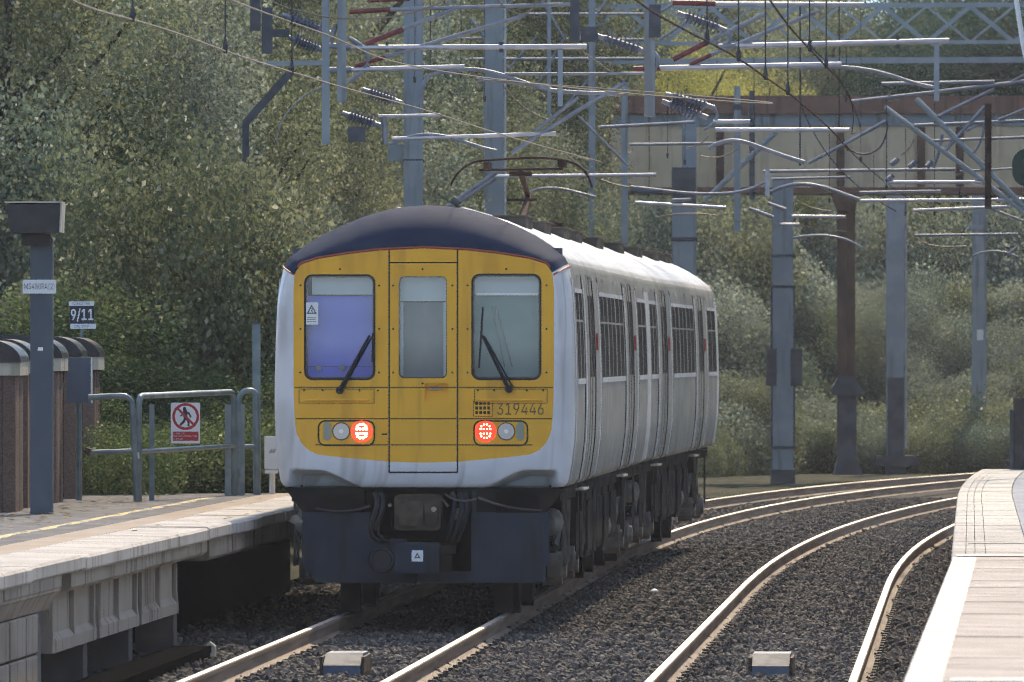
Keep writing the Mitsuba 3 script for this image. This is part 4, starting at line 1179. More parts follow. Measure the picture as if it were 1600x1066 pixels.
# right support, over the empty track
Y2 = 121.0
t = thing('line_support', 'overhead line support with bright tubes and ribbed insulators over the empty right hand track', 'overhead line support', 'overhead line supports')
bars(t, Y2, [
    ('drop_post', 'mast_steel', 17, [(1015, 183), (1015, -160)]), ('drop_post', 'mast_dark', 15, [(898, 65), (898, -160)]),
    ('tube', 'zinc_tube', 9, [(1030, 106.5), (1315, 101)]), ('tube', 'red_tube', 9, [(990, 108), (1032, 106.5)]), ('tube', 'zinc_tube', 9, [(1150, 72), (1483, 64)]), ('tube', 'dull_tube', 9, [(1122, 73), (1152, 72)]),
    ('tube', 'zinc_tube', 7.5, [(1118, 203), (1327, 203.5)]), ('tube', 'zinc_tube', 6, [(1115, 190), (1172, 190)]), ('red_sleeve', 'red_tube', 9, [(1051, 4), (1118, 6)]), ('tube', 'zinc_tube', 7, [(1118, 6), (1350, 7)]),
    ('red_sleeve', 'red_tube', 9, [(1052, 93), (1105, 66)]), ('tube', 'dull_tube', 7.5, [(1105, 66), (1199, 20)]), ('red_sleeve', 'red_tube', 7, [(1078, 101), (1111, 86)]), ('tube', 'dull_tube', 6.5, [(1111, 86), (1280, 17)]),
    ('hanger', 'mast_steel', 8, [(1463.5, 68), (1463.5, 158)]), ('bracket', 'dull_tube', 12, [(1016, 80), (1026, 96), (1018, 112)]), ('bracket', 'dull_tube', 9, [(1134, 46), (1140, 60), (1128, 74)]),
    ('bracket', 'dull_tube', 5, [(1113, 164), (1120, 180), (1100, 203)]), ('tube', 'dull_tube', 7, [(1108, 232), (1126, 223), (1145, 220), (1186, 230), (1222, 243), (1257, 254)]), ('arm', 'copper_wire', 2.5, [(1072, 231), (1095, 224), (1107, 213)]),
    ('arm', 'copper_wire', 2.2, [(1095, 244), (1120, 246), (1154, 232)]), ('clamp', 'mast_dark', 6, [(1267, 63), (1267, 82)]), ('clamp', 'mast_dark', 6, [(1403, 56), (1403, 76)]), ('clamp', 'zinc_tube', 11, [(1455, 66), (1459, 66)]), ('clamp', 'zinc_tube', 11, [(1467, 66), (1471, 66)]),
    ('tube', 'dull_tube', 6, [(1250, 108), (1340, 107), (1385, 116), (1440, 133), (1463, 137)])])
for a_, b_ in (((930, 55), (1013, 82)), ((1058, 20), (1136, 48)), ((1040, 147), (1116, 168)), ((1034, 158), (1106, 184))):
    insulator('insulator', P(*a_, Y2), P(*b_, Y2), t, 8, .11)
add('balance_box', box(P(1014, 0, Y2)[0], P(1032, 0, Y2)[0], Y2 - .18, Y2 - .09, P(0, 59, Y2)[2], P(0, 8, Y2)[2]), 'mast_dark', t)
add('balance_box', box(P(908, 0, Y2)[0], P(934, 0, Y2)[0], Y2 - .05, Y2 + .05, P(0, 66, Y2)[2], P(0, 42, Y2)[2]), 'mast_dark', t)

# the portal that carries both, its boom above the picture and its legs beside it
t = thing('portal_gantry', 'steel portal gantry spanning both tracks over the train', 'gantry')
zb = P(0, -160, Y1)[2]
add('boom', cat(beam([-7.2, 119.5, zb], [8.6, 119.5, zb], .14, .14), beam([-7.2, 119.5, zb + .8], [8.6, 119.5, zb + .8], .14, .14), *[beam([-7.2 + i, 119.5, zb + .8 * (i % 2)], [-6.2 + i, 119.5, zb + .8 * ((i + 1) % 2)], .08, .08) for i in range(15)]), 'boom_steel', t)
add('boom', cat(beam([-7.2, 118, zb + .02], [-7.2, 121, zb + .02], .1, .1), beam([P(509, 0, Y1)[0], 117.9, zb + .05], [P(509, 0, Y1)[0], 121.1, zb + .05], .12, .12), beam([P(1015, 0, Y2)[0], 117.9, zb + .05], [P(1015, 0, Y2)[0], 121.1, zb + .05], .12, .12)), 'boom_steel', t)
for x in (-7.2, 8.6):
    add('leg', beam([x, 119.5, 0.2], [x, 119.5, zb + .9], .3, .3), 'mast_steel', t)

# middle-distance registration tubes over the train's far end
Y3 = 148.0
t = thing('line_support', 'thin overhead line support with a long low tube behind the pantograph', 'overhead line support', 'overhead line supports')
bars(t, Y3, [
    ('tube', 'zinc_tube', 6, [(773, 276), (1025, 273.5)]), ('tube', 'dull_tube', 7.5, [(690, 330), (775, 270)]), ('tube', 'dull_tube', 7.5, [(655, 362), (712, 320), (775, 278)]), ('clamp', 'mast_dark', 14, [(706, 311), (718, 321)]),
    ('tube', 'dull_tube', 5, [(936, 199), (1086, 191)]), ('tube', 'dull_tube', 4.5, [(984, 226), (1145, 224)]), ('tube', 'dull_tube', 4, [(904, 182), (982, 260)]), ('tube', 'zinc_tube', 6, [(993, 317), (1134, 325)]),
    ('arm', 'copper_wire', 2.6, [(786, 132), (815, 165), (859, 188)]), ('arm', 'copper_wire', 3, [(882, 240), (920, 270)]), ('tube', 'dull_tube', 4, [(820, 305), (853, 294), (891, 298), (930, 308)]), ('insulator_body', 'mast_dark', 9, [(987, 298), (1035, 301)]),
    ('arm', 'copper_wire', 2.4, [(905, 262), (950, 285), (985, 293)]), ('tube', 'dull_tube', 5, [(1050, 313), (1080, 312)]), ('tube', 'dull_tube', 4.5, [(985, 292), (1020, 296), (1120, 303), (1170, 296), (1195, 285)]),
    ('arm', 'copper_wire', 2.2, [(1025, 340), (1075, 334), (1120, 337)])])
# masts


def mast(label, Y, x0, x1, ytop, ybase, m='mast_steel', extras=(), zbase=None):
    t_ = thing('line_mast', label, 'mast', 'overhead line masts')
    a_, b_ = P(x0, ybase, Y), P(x1, ytop, Y)
    z0 = a_[2] if zbase is None else zbase
    w_ = b_[0] - a_[0]
    # an H column: two flanges and the web between them
    add('flange', box(a_[0], b_[0], Y - w_ * .5, Y - w_ * .5 + .03, z0, b_[2]), m, t_)
    add('flange', box(a_[0], b_[0], Y + w_ * .5 - .03, Y + w_ * .5, z0, b_[2]), m, t_)
    add('web', box(a_[0] + w_ * .47, a_[0] + w_ * .53, Y - w_ * .5 + .03, Y + w_ * .5 - .03, z0, b_[2]), m, t_)
    add('foot', box(a_[0] - .04, b_[0] + .04, Y - w_ * .6, Y + w_ * .6, z0 - .3, z0 + .10), 'mast_dark', t_)
    for nm_, mm, ex in extras:
        (xa, ya), (xb, yb), dpt = ex
        A_, B_ = P(xa, ya, Y), P(xb, yb, Y)
        add(nm_, box(min(A_[0], B_[0]), max(A_[0], B_[0]), Y - w_ * .5 - dpt, Y + w_ * .5 + dpt, min(A_[2], B_[2]), max(A_[2], B_[2])), mm, t_)
    return t_


mast('pale grey steel mast rising directly behind the front of the train', 146, 631, 661, -60, 700, zbase=-.3, extras=[('band', 'mast_dark', ((630, 249), (662, 251.5), .006)), ('gusset', 'boom_steel', ((606, 252), (630, 226), -.1))])
mast('grey steel mast with a painted lit edge behind the pantograph', 168, 756, 787, -60, 700, zbase=-.3, extras=[('pale_edge_strip', 'zinc_tube', ((788, -60), (791, 500), -.12))])  # bright strip paints in the sunlit right edge of the mast
mast('bluish steel mast with a square box on its side beside the rear of the train', 190, 1066, 1088, 178, 700, zbase=-.3, extras=[('weight_box', 'mast_dark', ((1050, 262), (1087, 318), .05)), ('weight_stack', 'mast_steel', ((1050, 320), (1087, 375), .03)), ('weight_stack', 'mast_steel', ((1051, 378), (1088, 460), .03)), ('band', 'mast_dark', ((1049, 371), (1089, 377), .06))])
mast('grey mast with dark bands and twin dark boxes, left of the rusty column', 205.5, 1207, 1239, 276, 741, extras=[('band', 'mast_dark', ((1203, 398), (1243, 402), .03)), ('band', 'mast_dark', ((1204, 446), (1243, 450), .03)), ('twin_box', 'mast_dark', ((1197, 545), (1213, 603), .04)), ('twin_box', 'mast_dark', ((1235, 545), (1253, 603), .04)), ('band', 'mast_dark', ((1204, 697), (1243, 702), .03)),
     ('edge', 'mast_dark', ((1204, 450), (1207, 697), .0)), ('edge', 'mast_dark', ((1239, 450), (1242, 697), .0))])
mast('grey mast with a dark lower half and a pale stripe, right of the rusty column', 222, 1385, 1413, 298, 728, extras=[('sleeve', 'mast_dark', ((1386, 590), (1412, 722), .03)), ('pale_edge_strip', 'zinc_tube', ((1414, 300), (1417, 700), -.1)), ('foot_scrub', 'mast_dark', ((1368, 712), (1435, 728), .2))])
mast('slim grey mast near the far end of the right hand platform', 226, 1519, 1541, 290, 725, extras=[('plate', 'sign_white', ((1526, 515), (1536, 532), .02)), ('cap', 'boom_steel', ((1513, 352), (1536, 358), .05))])
t = thing('thin_post', 'thin blue grey post standing left of the bridge', 'post')
add('shaft', beam(P(925, 310, 176), P(925, -40, 176), .12, .12), 'mast_steel', t); add('foot', beam(P(925, 310, 176), [P(925, 0, 176)[0], 176, -.4], .12, .12), 'mast_steel', t)
t = thing('thin_post', 'thin grey post left of the bridge end in front of dark trees', 'post')
add('shaft', beam(P(976, 128, 182), [P(976, 0, 182)[0], 182, -.4], .12, .12), 'mast_steel', t); add('cap', box(P(970, 0, 182)[0], P(982, 0, 182)[0], 181.9, 182.1, P(0, 128, 182)[2], P(0, 125, 182)[2]), 'mast_dark', t)
t = thing('thin_post', 'blue grey post in front of the cream bridge side', 'post')
add('shaft', beam(P(1152, 135, 196), P(1152, 362, 196), .13, .13), 'mast_steel', t)
add('clamp', box(P(1146, 0, 196)[0], P(1160, 0, 196)[0], 195.9, 196.1, P(0, 172, 196)[2], P(0, 163, 196)[2]), 'mast_dark', t)
t = thing('thin_post', 'dark post hanging in front of the cream bridge side', 'post')
add('shaft', beam(P(1175, 312, 197), P(1175, 142, 197), .11, .11), 'mast_dark', t)
add('brace', tube([P(1213, 206, 196.5), P(1101, 314, 196.5)], .055, 8), 'mast_steel', t)

# right-hand tangle of struts
Y4 = 150.0
t = thing('line_support', 'overhead line support of crossing diagonal struts at the right edge', 'overhead line support', 'overhead line supports')
bars(t, Y4, [
    ('tube', 'dull_tube', 5.5, [(1377, 131), (1554, 128)]), ('tube', 'dull_tube', 6, [(1329, 159), (1470, 143), (1610, 126)]), ('strut', 'boom_steel', 9, [(1431, 154), (1610, 334)]), ('strut', 'boom_steel', 8, [(1382, 167), (1470, 233), (1540, 286), (1610, 340)]),
    ('post', 'pan_brown', 10, [(1544, 326), (1544, 162)]), ('strut', 'dull_tube', 5.5, [(1466, 182), (1554, 139)]), ('strut', 'dull_tube', 6, [(1539, 166), (1476, 236)]), ('tube', 'dull_tube', 5, [(1429, 196), (1610, 188.5)]),
    ('tube', 'dull_tube', 4.5, [(1459, 220), (1610, 214.5)]), ('tube', 'zinc_tube', 6, [(1382, 285), (1539, 285)]), ('tube', 'dull_tube', 4.5, [(1343, 301), (1470, 299)]), ('tube', 'zinc_tube', 5.5, [(1345, 314), (1610, 312)]), ('tube', 'zinc_tube', 5, [(1426, 329), (1578, 323)]),
    ('arm', 'dull_tube', 4, [(1537, 192), (1530, 225), (1517, 243)]), ('arm', 'dull_tube', 5, [(1472, 210), (1466, 240), (1458, 262)]), ('arm', 'dull_tube', 3.5, [(1510, 205), (1536, 192)]), ('strut', 'dull_tube', 4, [(1560, 187), (1610, 167)]),
    ('arm', 'copper_wire', 3, [(1405, 156), (1388, 156), (1393, 142)]), ('arm', 'copper_wire', 2.5, [(1408, 242), (1420, 232), (1428, 218)]), ('jumper', 'dark_wire', 2.6, [(1321, 226), (1335, 238), (1350, 241), (1368, 236), (1382, 218), (1386, 190)]),
    ('strut', 'dull_tube', 4, [(1545, 325), (1610, 350)]), ('strut', 'dull_tube', 3.5, [(1500, 268), (1610, 262)]), ('strut', 'dull_tube', 4, [(1580, 128), (1610, 112)])])
for a_, b_ in (((1392, 258), (1404, 248)), ((1420, 262), (1432, 252)), ((1448, 262), (1456, 252)), ((1384, 284), (1396, 274))):
    insulator('insulator', P(*a_, Y4), P(*b_, Y4), t, 5, .05, 'mast_dark')
t = thing('line_support', 'low overhead line support of thin dull tubes in front of the rusty column', 'overhead line support', 'overhead line supports')
Y5 = 172.0
bars(t, Y5, [('tube', 'dull_tube', 5, [(1193, 268), (1493, 265)]), ('tube', 'dull_tube', 4, [(1206, 280), (1329, 277)]), ('hanger', 'zinc_tube', 7, [(1199, 265), (1199, 306)]), ('tube', 'dull_tube', 6, [(1205, 300), (1222, 293), (1250, 288), (1300, 297), (1343, 312)]),
             ('tube', 'zinc_tube', 5, [(1237, 338), (1321, 339)]), ('tube', 'dull_tube', 6, [(1170, 326), (1190, 333), (1208, 340)]), ('tube', 'dull_tube', 6, [(1200, 318), (1228, 328)]), ('tube', 'zinc_tube', 5, [(1220, 351), (1249, 351)]),
             ('arm', 'copper_wire', 2.2, [(1240, 310), (1270, 325), (1300, 330)]), ('tube', 'dull_tube', 5.5, [(1263, 255), (1320, 225), (1385, 189)]), ('tube', 'dull_tube', 4, [(1240, 372), (1280, 368), (1330, 378), (1347, 388)]),
             ('tube', 'dull_tube', 4, [(1430, 368), (1590, 366)]), ('arm', 'copper_wire', 2.4, [(1432, 372), (1450, 382), (1480, 386), (1510, 385)]), ('arm', 'dull_tube', 3.5, [(1520, 400), (1545, 393), (1590, 402)]), ('arm', 'zinc_tube', 3, [(1575, 396), (1590, 384)])])

t = thing('line_support', 'faint distant tangle of thin struts high behind the two nearest masts', 'overhead line support', 'overhead line supports')
bars(t, 186.0, [('strut', 'dull_tube', 4, q_) for q_ in ([(668, 62), (712, 0)], [(735, 28), (772, 78)], [(757, 47), (802, 0)], [(795, 107), (838, 58)], [(846, 0), (882, 62)], [(905, 62), (948, 0)], [(1010, 32), (1062, 0)], [(694, 185), (733, 117)],
     [(760, 150), (788, 217)], [(940, 62), (1006, 62)], [(640, 62), (760, 60)], [(690, 130), (760, 128)], [(835, 140), (880, 62)], [(880, 170), (925, 118)], [(1030, 62), (1080, 30)], [(560, 235), (610, 300)])] +
     [('post', 'mast_steel', 7, [(700, 190), (700, -20)]), ('post', 'mast_steel', 6, [(858, 180), (858, -20)]), ('tube', 'dull_tube', 5, [(590, 93), (1006, 92)]), ('tube', 'dull_tube', 4, [(820, 22), (1010, 22)])])
# far lattice gantry
Yg = 198.0
t = thing('lattice_gantry', 'far pale lattice gantry crossing above the bridge', 'gantry')
for yy, w in ((96, 9), (68, 6), (10, 7)):
    a_, b_ = P(690, yy + 1.5, Yg), P(1720, yy - 3, Yg)
    add('chord', beam(a_, b_, w * Yg / F, w * Yg / F), 'boom_steel', t)
xs = np.arange(700, 1720, 68)
for i, x in enumerate(xs[:-1]):
    u, v_ = ((x, 66), (x + 68, 10)) if i % 2 else ((x, 10), (x + 68, 66))
    add('lattice_bar', beam(P(*u, Yg), P(*v_, Yg), .09, .09), 'boom_steel', t)
    add('lattice_bar', beam(P(u[0], 132 - u[1] - 56, Yg + .9), P(v_[0], 132 - v_[1] - 56, Yg + .9), .05, .05), 'boom_steel', t)
for x in (700, 1716):
    add('leg', beam([P(x, 0, Yg)[0], Yg + .4, -.3], P(x, 0, Yg + .4), .3, .3), 'mast_steel', t)
t = thing('knee_brace', 'bluish diagonal gantry brace high among the left hand trees', 'brace')
Yk = 128.0
add('strut', beam(P(458, 108, Yk), P(384, 192, Yk), .10, .10), 'mast_dark', t)
add('arm', beam(P(416, 100, Yk), P(506, 98, Yk), .085, .07), 'boom_steel', t)
add('post', beam([P(384, 0, Yk)[0], Yk, .5], P(384, 188, Yk), .09, .09), 'mast_dark', t)

# wires
def wire(name, label, pts, r, m='copper_wire', n=40, drops=(), zt=None):
    t_ = thing(name, label, 'wire')
    add('strand', tube(bez(pts, n), r, 5), m, t_, smooth=60)
    for px, py, Y, up in drops:
        p_ = P(px, py, Y)
        add('dropper', tube([p_, p_ + [0, 0, up]], .0055, 4), 'dark_wire', t_)
        add('clamp', tube([p_ - [0, 0, .02], p_ + [0, 0, .02], p_ + [0, 0, .09]], [.012, .02, .008], 6), 'dark_wire', t_)
    return t_


def zc(px, py, z):
    Y = F * (z - EYE) / (YH - py)
    return P(px, py, Y)


cw = [zc(a_, b_, 4.56) for a_, b_ in ((-150, -75), (112, 0), (158, 18), (207, 31), (352, 80), (456, 113), (540, 138), (656, 170), (760, 203), (860, 232))] + [P(905, 246, 120.)]
wire('contact_wire', 'thin tan contact wire slanting down from the top left over the train', cw, .0065, n=80, drops=[(207, 30, float(zc(207, 31, 4.56)[1]), 1.6), (352, 79, float(zc(352, 80, 4.56)[1]), 1.5), (456, 112, float(zc(456, 113, 4.56)[1]), 1.4)])
cw2 = [zc(a_, b_, 4.95) for a_, b_ in ((150, -75), (360, 0), (444, 31), (529, 62), (613, 96), (675, 109))] + [P(745, 124, 118.)]
wire('contact_wire', 'higher tan wire running from the top edge down to the bright tubes', cw2, .0065, n=50)
jl = [P(a_, b_, 116) for a_, b_ in ((415, -20), (425, 0), (450, 13), (472, 18), (500, 25), (540, 29), (608, 27), (653, 17), (695, 0), (720, -20))]
wire('jumper_wire', 'sagging tan jumper wire along the top edge above the insulators', jl, .011, n=50)
jl = [P(a_, b_, 117.5) for a_, b_ in ((770, -10), (782, 5), (800, 18), (825, 20), (838, 0), (842, -15))]
wire('jumper_wire', 'short tan jumper loop at the top edge above the pantograph', jl, .010, n=30)
jl = [P(a_, b_, 119) for a_, b_ in ((506, 134), (473, 152), (444, 183), (432, 225))]
wire('jumper_wire', 'pale thin wire curving down in front of the left hand trees', jl, .010, 'dull_tube', n=30)
bw = [zc(a_, b_, 4.6) for a_, b_ in ((960, -60), (1010, 12), (1111, 68), (1154, 92), (1196, 121), (1231, 145), (1250, 160), (1290, 195), (1325, 236))]
wire('contact_wire', 'dark contact wire slanting over the empty right hand track', bw, .0075, 'pan_brown', n=70,
     drops=[(px, py, float(zc(px, py, 4.6)[1]), 1.3) for px, py in ((1105, 65), (1154, 92), (1196, 121), (1231, 145))])
bw = [zc(a_, b_, 4.95) for a_, b_ in ((1160, -70), (1203, 0), (1250, 61), (1268, 80), (1292, 105), (1304, 117), (1330, 160))] + [P(1345, 200, 130)]
wire('contact_wire', 'dark second wire right of the first over the empty track', bw, .0075, 'pan_brown', n=50,
     drops=[(px, py, float(zc(px, py, 4.95)[1]), 1.2) for px, py in ((1265, 77), (1291, 104))])
HANG = []
for i, (px, ya, yb, Y, r) in enumerate(((1250, -30, 250, 130, .02), (1311, -30, 196, 131, .016), (1385, 156, 290, 149, .014), (1322, 60, 150, 134, .01), (1345, 20, 245, 141, .008), (1460, 160, 330, 152, .012), (1500, 130, 300, 153, .008), (1415, 200, 330, 151, .01),
                                        (1014, 183, 300, 149, .012), (1043, 130, 240, 158, .01), (1070, 140, 250, 160, .008), (1178, 90, 300, 160, .012), (1120, 60, 150, 155, .008), (1296, 200, 310, 160, .008), (1365, 240, 320, 160, .01), (870, 60, 150, 130, .008), (720, -20, 112, 121, .01), (648, -20, 120, 121, .009), (757, 0, 150, 126, .008), (672, -10, 100, 121, .012))):
    t_ = thing('hanging_wire', None, 'wire', 'hanger wires')
    HANG.append((px, t_))
    add('strand', tube([P(px, ya, Y), P(px + .5, (ya + yb) / 2, Y), P(px, yb, Y)], r * .55, 4), 'dark_wire', t_)
    add('clamp', tube([P(px, yb, Y) - [0, 0, .08], P(px, yb, Y)], [.014, .022], 6), 'dark_wire', t_)
for i, (_, k_) in enumerate(sorted(HANG)):
    labels[k_]['label'] = f'{("first second third".split() + [f"{q_}th" for q_ in range(4, 21)])[i]} thin dark hanger wire from the left among the overhead lines'
for lab, pts, Y, m in (('thin dark catenary wire sagging over the bridge side', ((1250, 160), (1300, 250), (1400, 330)), 152, 'dark_wire'), ('thin wire from the long struts down across the cream bridge side', ((1320, 227), (1380, 282), (1440, 322)), 151, 'dark_wire'),
                      ('thin wire crossing behind the long bright tubes near the top right', ((1250, 60), (1310, 122), (1345, 200)), 128, 'dark_wire'), ('thin pale wire crossing low in front of the masts', ((1140, 345), (1230, 352), (1322, 362)), 175, 'copper_wire')):
    wire('span_wire', lab, [P(a_, b_, Y) for a_, b_ in pts], .009, m, n=20)

# ------------------------------------------------------------------ bridge
Yb = 209.0
t = thing('footbridge', 'cream and brown girder bridge crossing behind the overhead lines', 'bridge')
bl, br = P(955, 0, Yb)[0], P(1760, 0, Yb)[0]
zz = lambda py: P(0, py, Yb)[2]
add('top_rail', box(bl, br, Yb - .22, Yb - .02, zz(178), zz(150)), 'bridge_brown', t)
add('grey_girder', box(bl, br, Yb - .10, Yb + .1, zz(197), zz(178) - .003), 'bridge_grey', t)
n = 12
for i in range(n):
    x0, x1 = bl + (br - bl) * i / n, bl + (br - bl) * (i + 1) / n
    add('cream_panel', box(x0 + .008, x1 - .008, Yb - .04, Yb + .04, zz(294), zz(197) - .003), 'bridge_cream', t)
    if i:
        add('stiffener', box(x0 - .05, x0 + .05, Yb - .12, Yb - .043, zz(293), zz(198)), 'bridge_cream', t)
add('bottom_flange', box(bl, br, Yb - .20, Yb + .2, zz(303), zz(293)), 'bridge_brown', t)
add('deck', box(bl, br, Yb + .2, Yb + 2.2, zz(303), zz(290)), 'bridge_grey', t)
add('back_girder', box(bl, br, Yb + 2.2, Yb + 2.3, zz(303), zz(160)), 'bridge_brown', t)
for x in (1125, 1313, 1439, 1499):
    add('post', box(P(x - 6, 0, Yb)[0], P(x + 6, 0, Yb)[0], Yb - .2, Yb - .125, zz(292), zz(199)), 'rust_column', t)
t = thing('rusty_column', 'rusty brown steel column with a flared head holding up the bridge', 'column')
a, b = P(1308, 735, Yb), P(1336, 303, Yb)
add('shaft', cat(box(a[0], a[0] + (b[0] - a[0]) * .58, Yb - .15, Yb + .15, a[2], b[2] - .2), box(a[0] + (b[0] - a[0]) * .6, b[0], Yb - .1, Yb + .12, a[2], b[2] - .2)), 'rust_column', t)
add('head', face_uz(Polygon([P(1308, 330, Yb)[[0, 2]], P(1336, 330, Yb)[[0, 2]], P(1338, 318, Yb)[[0, 2]], P(1346, 304, Yb)[[0, 2]], P(1298, 304, Yb)[[0, 2]], P(1304, 318, Yb)[[0, 2]]]), Yb - .25, Yb + .25), 'rust_column', t)
add('collar', face_uz(Polygon([P(1300, 618, Yb)[[0, 2]], P(1346, 618, Yb)[[0, 2]], P(1346, 606, Yb)[[0, 2]], P(1334, 588, Yb)[[0, 2]], P(1310, 588, Yb)[[0, 2]], P(1300, 606, Yb)[[0, 2]]]), Yb - .3, Yb + .3), 'mast_dark', t)
add('lower_sleeve', box(P(1309, 0, Yb)[0], P(1338, 0, Yb)[0], Yb - .18, Yb + .18, P(0, 740, Yb)[2], P(0, 619, Yb)[2]), 'mast_dark', t)
add('foot', face_uz(Polygon([P(1302, 742, Yb)[[0, 2]], P(1348, 742, Yb)[[0, 2]], P(1340, 718, Yb)[[0, 2]], P(1308, 718, Yb)[[0, 2]]]), Yb - .3, Yb + .3), 'mast_dark', t)


# ------------------------------------------------------------------ trees and bushes
def leaf_cloud(seed, R, Hc, z0, nb, n, size, rb=(0.45, 0.85), stretch=1.3, droop=0.0):
    """Leaves on the shells of many overlapping clumps that fill a crown of radius R and height Hc."""
    r = np.random.default_rng(seed)
    c = []
    while len(c) < nb:
        p_ = r.uniform(-1, 1, 3)
        if 0.25 < np.linalg.norm(p_) < 1:
            c.append(p_)
    c = np.array(c) * [R * .85, R * .85, Hc / 2 * .9] + [0, 0, z0 + Hc / 2]
    br_ = r.uniform(*rb, nb) * (R / 1.8) ** .5
    which = r.integers(0, nb, n)
    d = r.normal(size=(n, 3)); d /= np.linalg.norm(d, axis=1, keepdims=True)
    rad = br_[which] * r.uniform(.55, 1.08, n)
    pos = c[which] + d * rad[:, None] * [1, 1, stretch]
    pos[:, 2] -= droop * r.uniform(0, 1, n) ** 2
    pos[:, 2] = np.maximum(pos[:, 2], 0.02)
    # each leaf: a folded diamond
    ax = r.normal(size=(n, 3)) + d * .6 + [0, 0, -.35]
    ax /= np.linalg.norm(ax, axis=1, keepdims=True)
    b_ = np.cross(ax, r.normal(size=(n, 3))); b_ /= np.linalg.norm(b_, axis=1, keepdims=True)
    nn = np.cross(ax, b_)
    s = size * r.uniform(.45, 1.45, (n, 1))
    v = np.stack([pos, pos + ax * s * .5 + b_ * s * .36 + nn * s * .10, pos + ax * s, pos + ax * s * .5 - b_ * s * .36 + nn * s * .10], 1).reshape(-1, 3)
    i = np.arange(n) * 4
    f = np.vstack([np.stack([i, i + 1, i + 2], 1), np.stack([i, i + 2, i + 3], 1)])
    tone = r.uniform(0, 1, nb)
    uv = np.repeat(np.column_stack([r.uniform(0, 1, n), .55 * tone[which] + .45 * r.uniform(0, 1, n)]), 4, 0)
    return v, f, uv


CROWNS = {}


def crown(kind, seed, leaf):
    k_ = f'crown_{kind}_{seed}_{leaf}'
    if k_ not in CROWNS:
        if kind == 'bush':
            v, f, uv = leaf_cloud(seed, 1.5, 3.0, 0.0, 22, 46000, .056)
        elif kind == 'tree':
            v, f, uv = leaf_cloud(seed + 20, 2.1, 6.4, 1.0, 36, 88000, .060, rb=(0.5, 1.0), stretch=1.4, droop=.5)
        elif kind == 'tall':
            v, f, uv = leaf_cloud(seed + 40, 2.6, 9.5, 1.8, 48, 110000, .066, rb=(0.55, 1.1), stretch=1.5, droop=.7)
        else:
            v, f, uv = leaf_cloud(seed + 60, 1.2, 1.3, 0.0, 22, 15000, .054)
        scene[k_] = {'type': 'shapegroup', 'leaves': mikit.ply((v, f), leaf, uv=uv)}
        CROWNS[k_] = k_
    return k_


def trunk_mesh(seed, H, r0):
    r = np.random.default_rng(seed)
    ms = [tube(bez([(0, 0, -.4), (r.normal(0, .05), r.normal(0, .05), H * .35), (r.normal(0, .15), r.normal(0, .15), H * .7), (r.normal(0, .25), r.normal(0, .25), H * .95)], 9), np.linspace(r0, r0 * .2, 9), 7)]
    for i in range(7):
        z = H * r.uniform(.25, .8); a_ = r.uniform(0, 2 * math.pi); L = H * r.uniform(.15, .28)
        ms.append(tube([(0, 0, z), (math.cos(a_) * L * .5, math.sin(a_) * L * .5, z + L * .4), (math.cos(a_) * L, math.sin(a_) * L, z + L)], [r0 * .45, r0 * .3, r0 * .1], 5))
    return cat(*ms)


TRUNKS = {'bush': mikit.ply(trunk_mesh(1, 2.4, .07), 'bark'), 'tree': mikit.ply(trunk_mesh(2, 6.6, .14), 'bark'), 'tall': mikit.ply(trunk_mesh(3, 10.0, .2), 'bark'), 'low': mikit.ply(trunk_mesh(4, 1.0, .03), 'bark')}
KIND_NAME = {'bush': 'bush', 'tree': 'tree', 'tall': 'tree', 'low': 'shrub'}
GROUP = {}


ORD = ['first', 'second', 'third'] + [f'{q_}th' for q_ in range(4, 21)] + ['21st', '22nd', '23rd'] + [f'{q_}th' for q_ in range(24, 31)] + ['31st', '32nd', '33rd'] + [f'{q_}th' for q_ in range(34, 41)]
TONE = {'leaf_olive': 'dull olive', 'leaf_grey': 'grey green', 'leaf_pale': 'haze paled grey green', 'leaf_brown': 'brownish', 'leaf_ivy': 'ivy green', 'leaf_yellow': 'yellow', 'leaf_dark': 'dark green'}
ROWS = {}


def plant(kind, leaf, X, Y, where, group, sc=1.0, sz=1.0, z=None):
    """Each plant of a row is told from the others by its tone and its count from the left."""
    nm_ = KIND_NAME[kind]
    t_ = thing(nm_, None, nm_, group)
    ROWS.setdefault((nm_, leaf, where), []).append((X / Y, t_))
    if z is None:
        z = float(ground_z(np.array(X), np.array(min(max(Y, 41), 299)))) - .05
    m = T().translate([X, Y, z]).rotate([0, 0, 1], random.uniform(0, 360)).scale([sc * random.uniform(.9, 1.12), sc * random.uniform(.9, 1.12), sc * sz])
    put('trunk', TRUNKS[kind], t_, m)
    k_ = key_for('crown', t_)
    scene[k_] = {'type': 'instance', 'shapegroup': {'type': 'ref', 'id': crown(kind, random.randint(0, 1 if kind == 'bush' else 0), leaf)}, 'to_world': m}
    return t_


r2 = np.random.default_rng(11)
cx_ = lambda Y: float(TP(Y, 0)[0])
at = lambda px, Y: P(px, 0, Y)[0]
for px, Y, s in ((160, 105.5, .62), (215, 106.0, .6), (265, 106.5, .65), (315, 107.0, .62), (360, 107.6, .6), (405, 108, .62), (190, 108.5, .85), (290, 109.5, .85), (385, 110.5, .8), (120, 107.5, .9), (440, 112, .7)):
    plant('bush', 'leaf_ivy', at(px, Y), Y, 'behind the platform end gate', 'bushes behind the gate', s * r2.uniform(.8, 1.15), r2.uniform(.65, .95), z=.5)
for px, Y in ((140, 104.6), (165, 103.4), (205, 104.8), (250, 105), (300, 105.4), (340, 105.8), (385, 106.2), (425, 106.5)):
    plant('low', 'leaf_ivy', at(px, Y), Y, 'at the back edge of the left platform', 'shrubs at the platform back', .75 * r2.uniform(.7, 1.1), .8, z=.75)
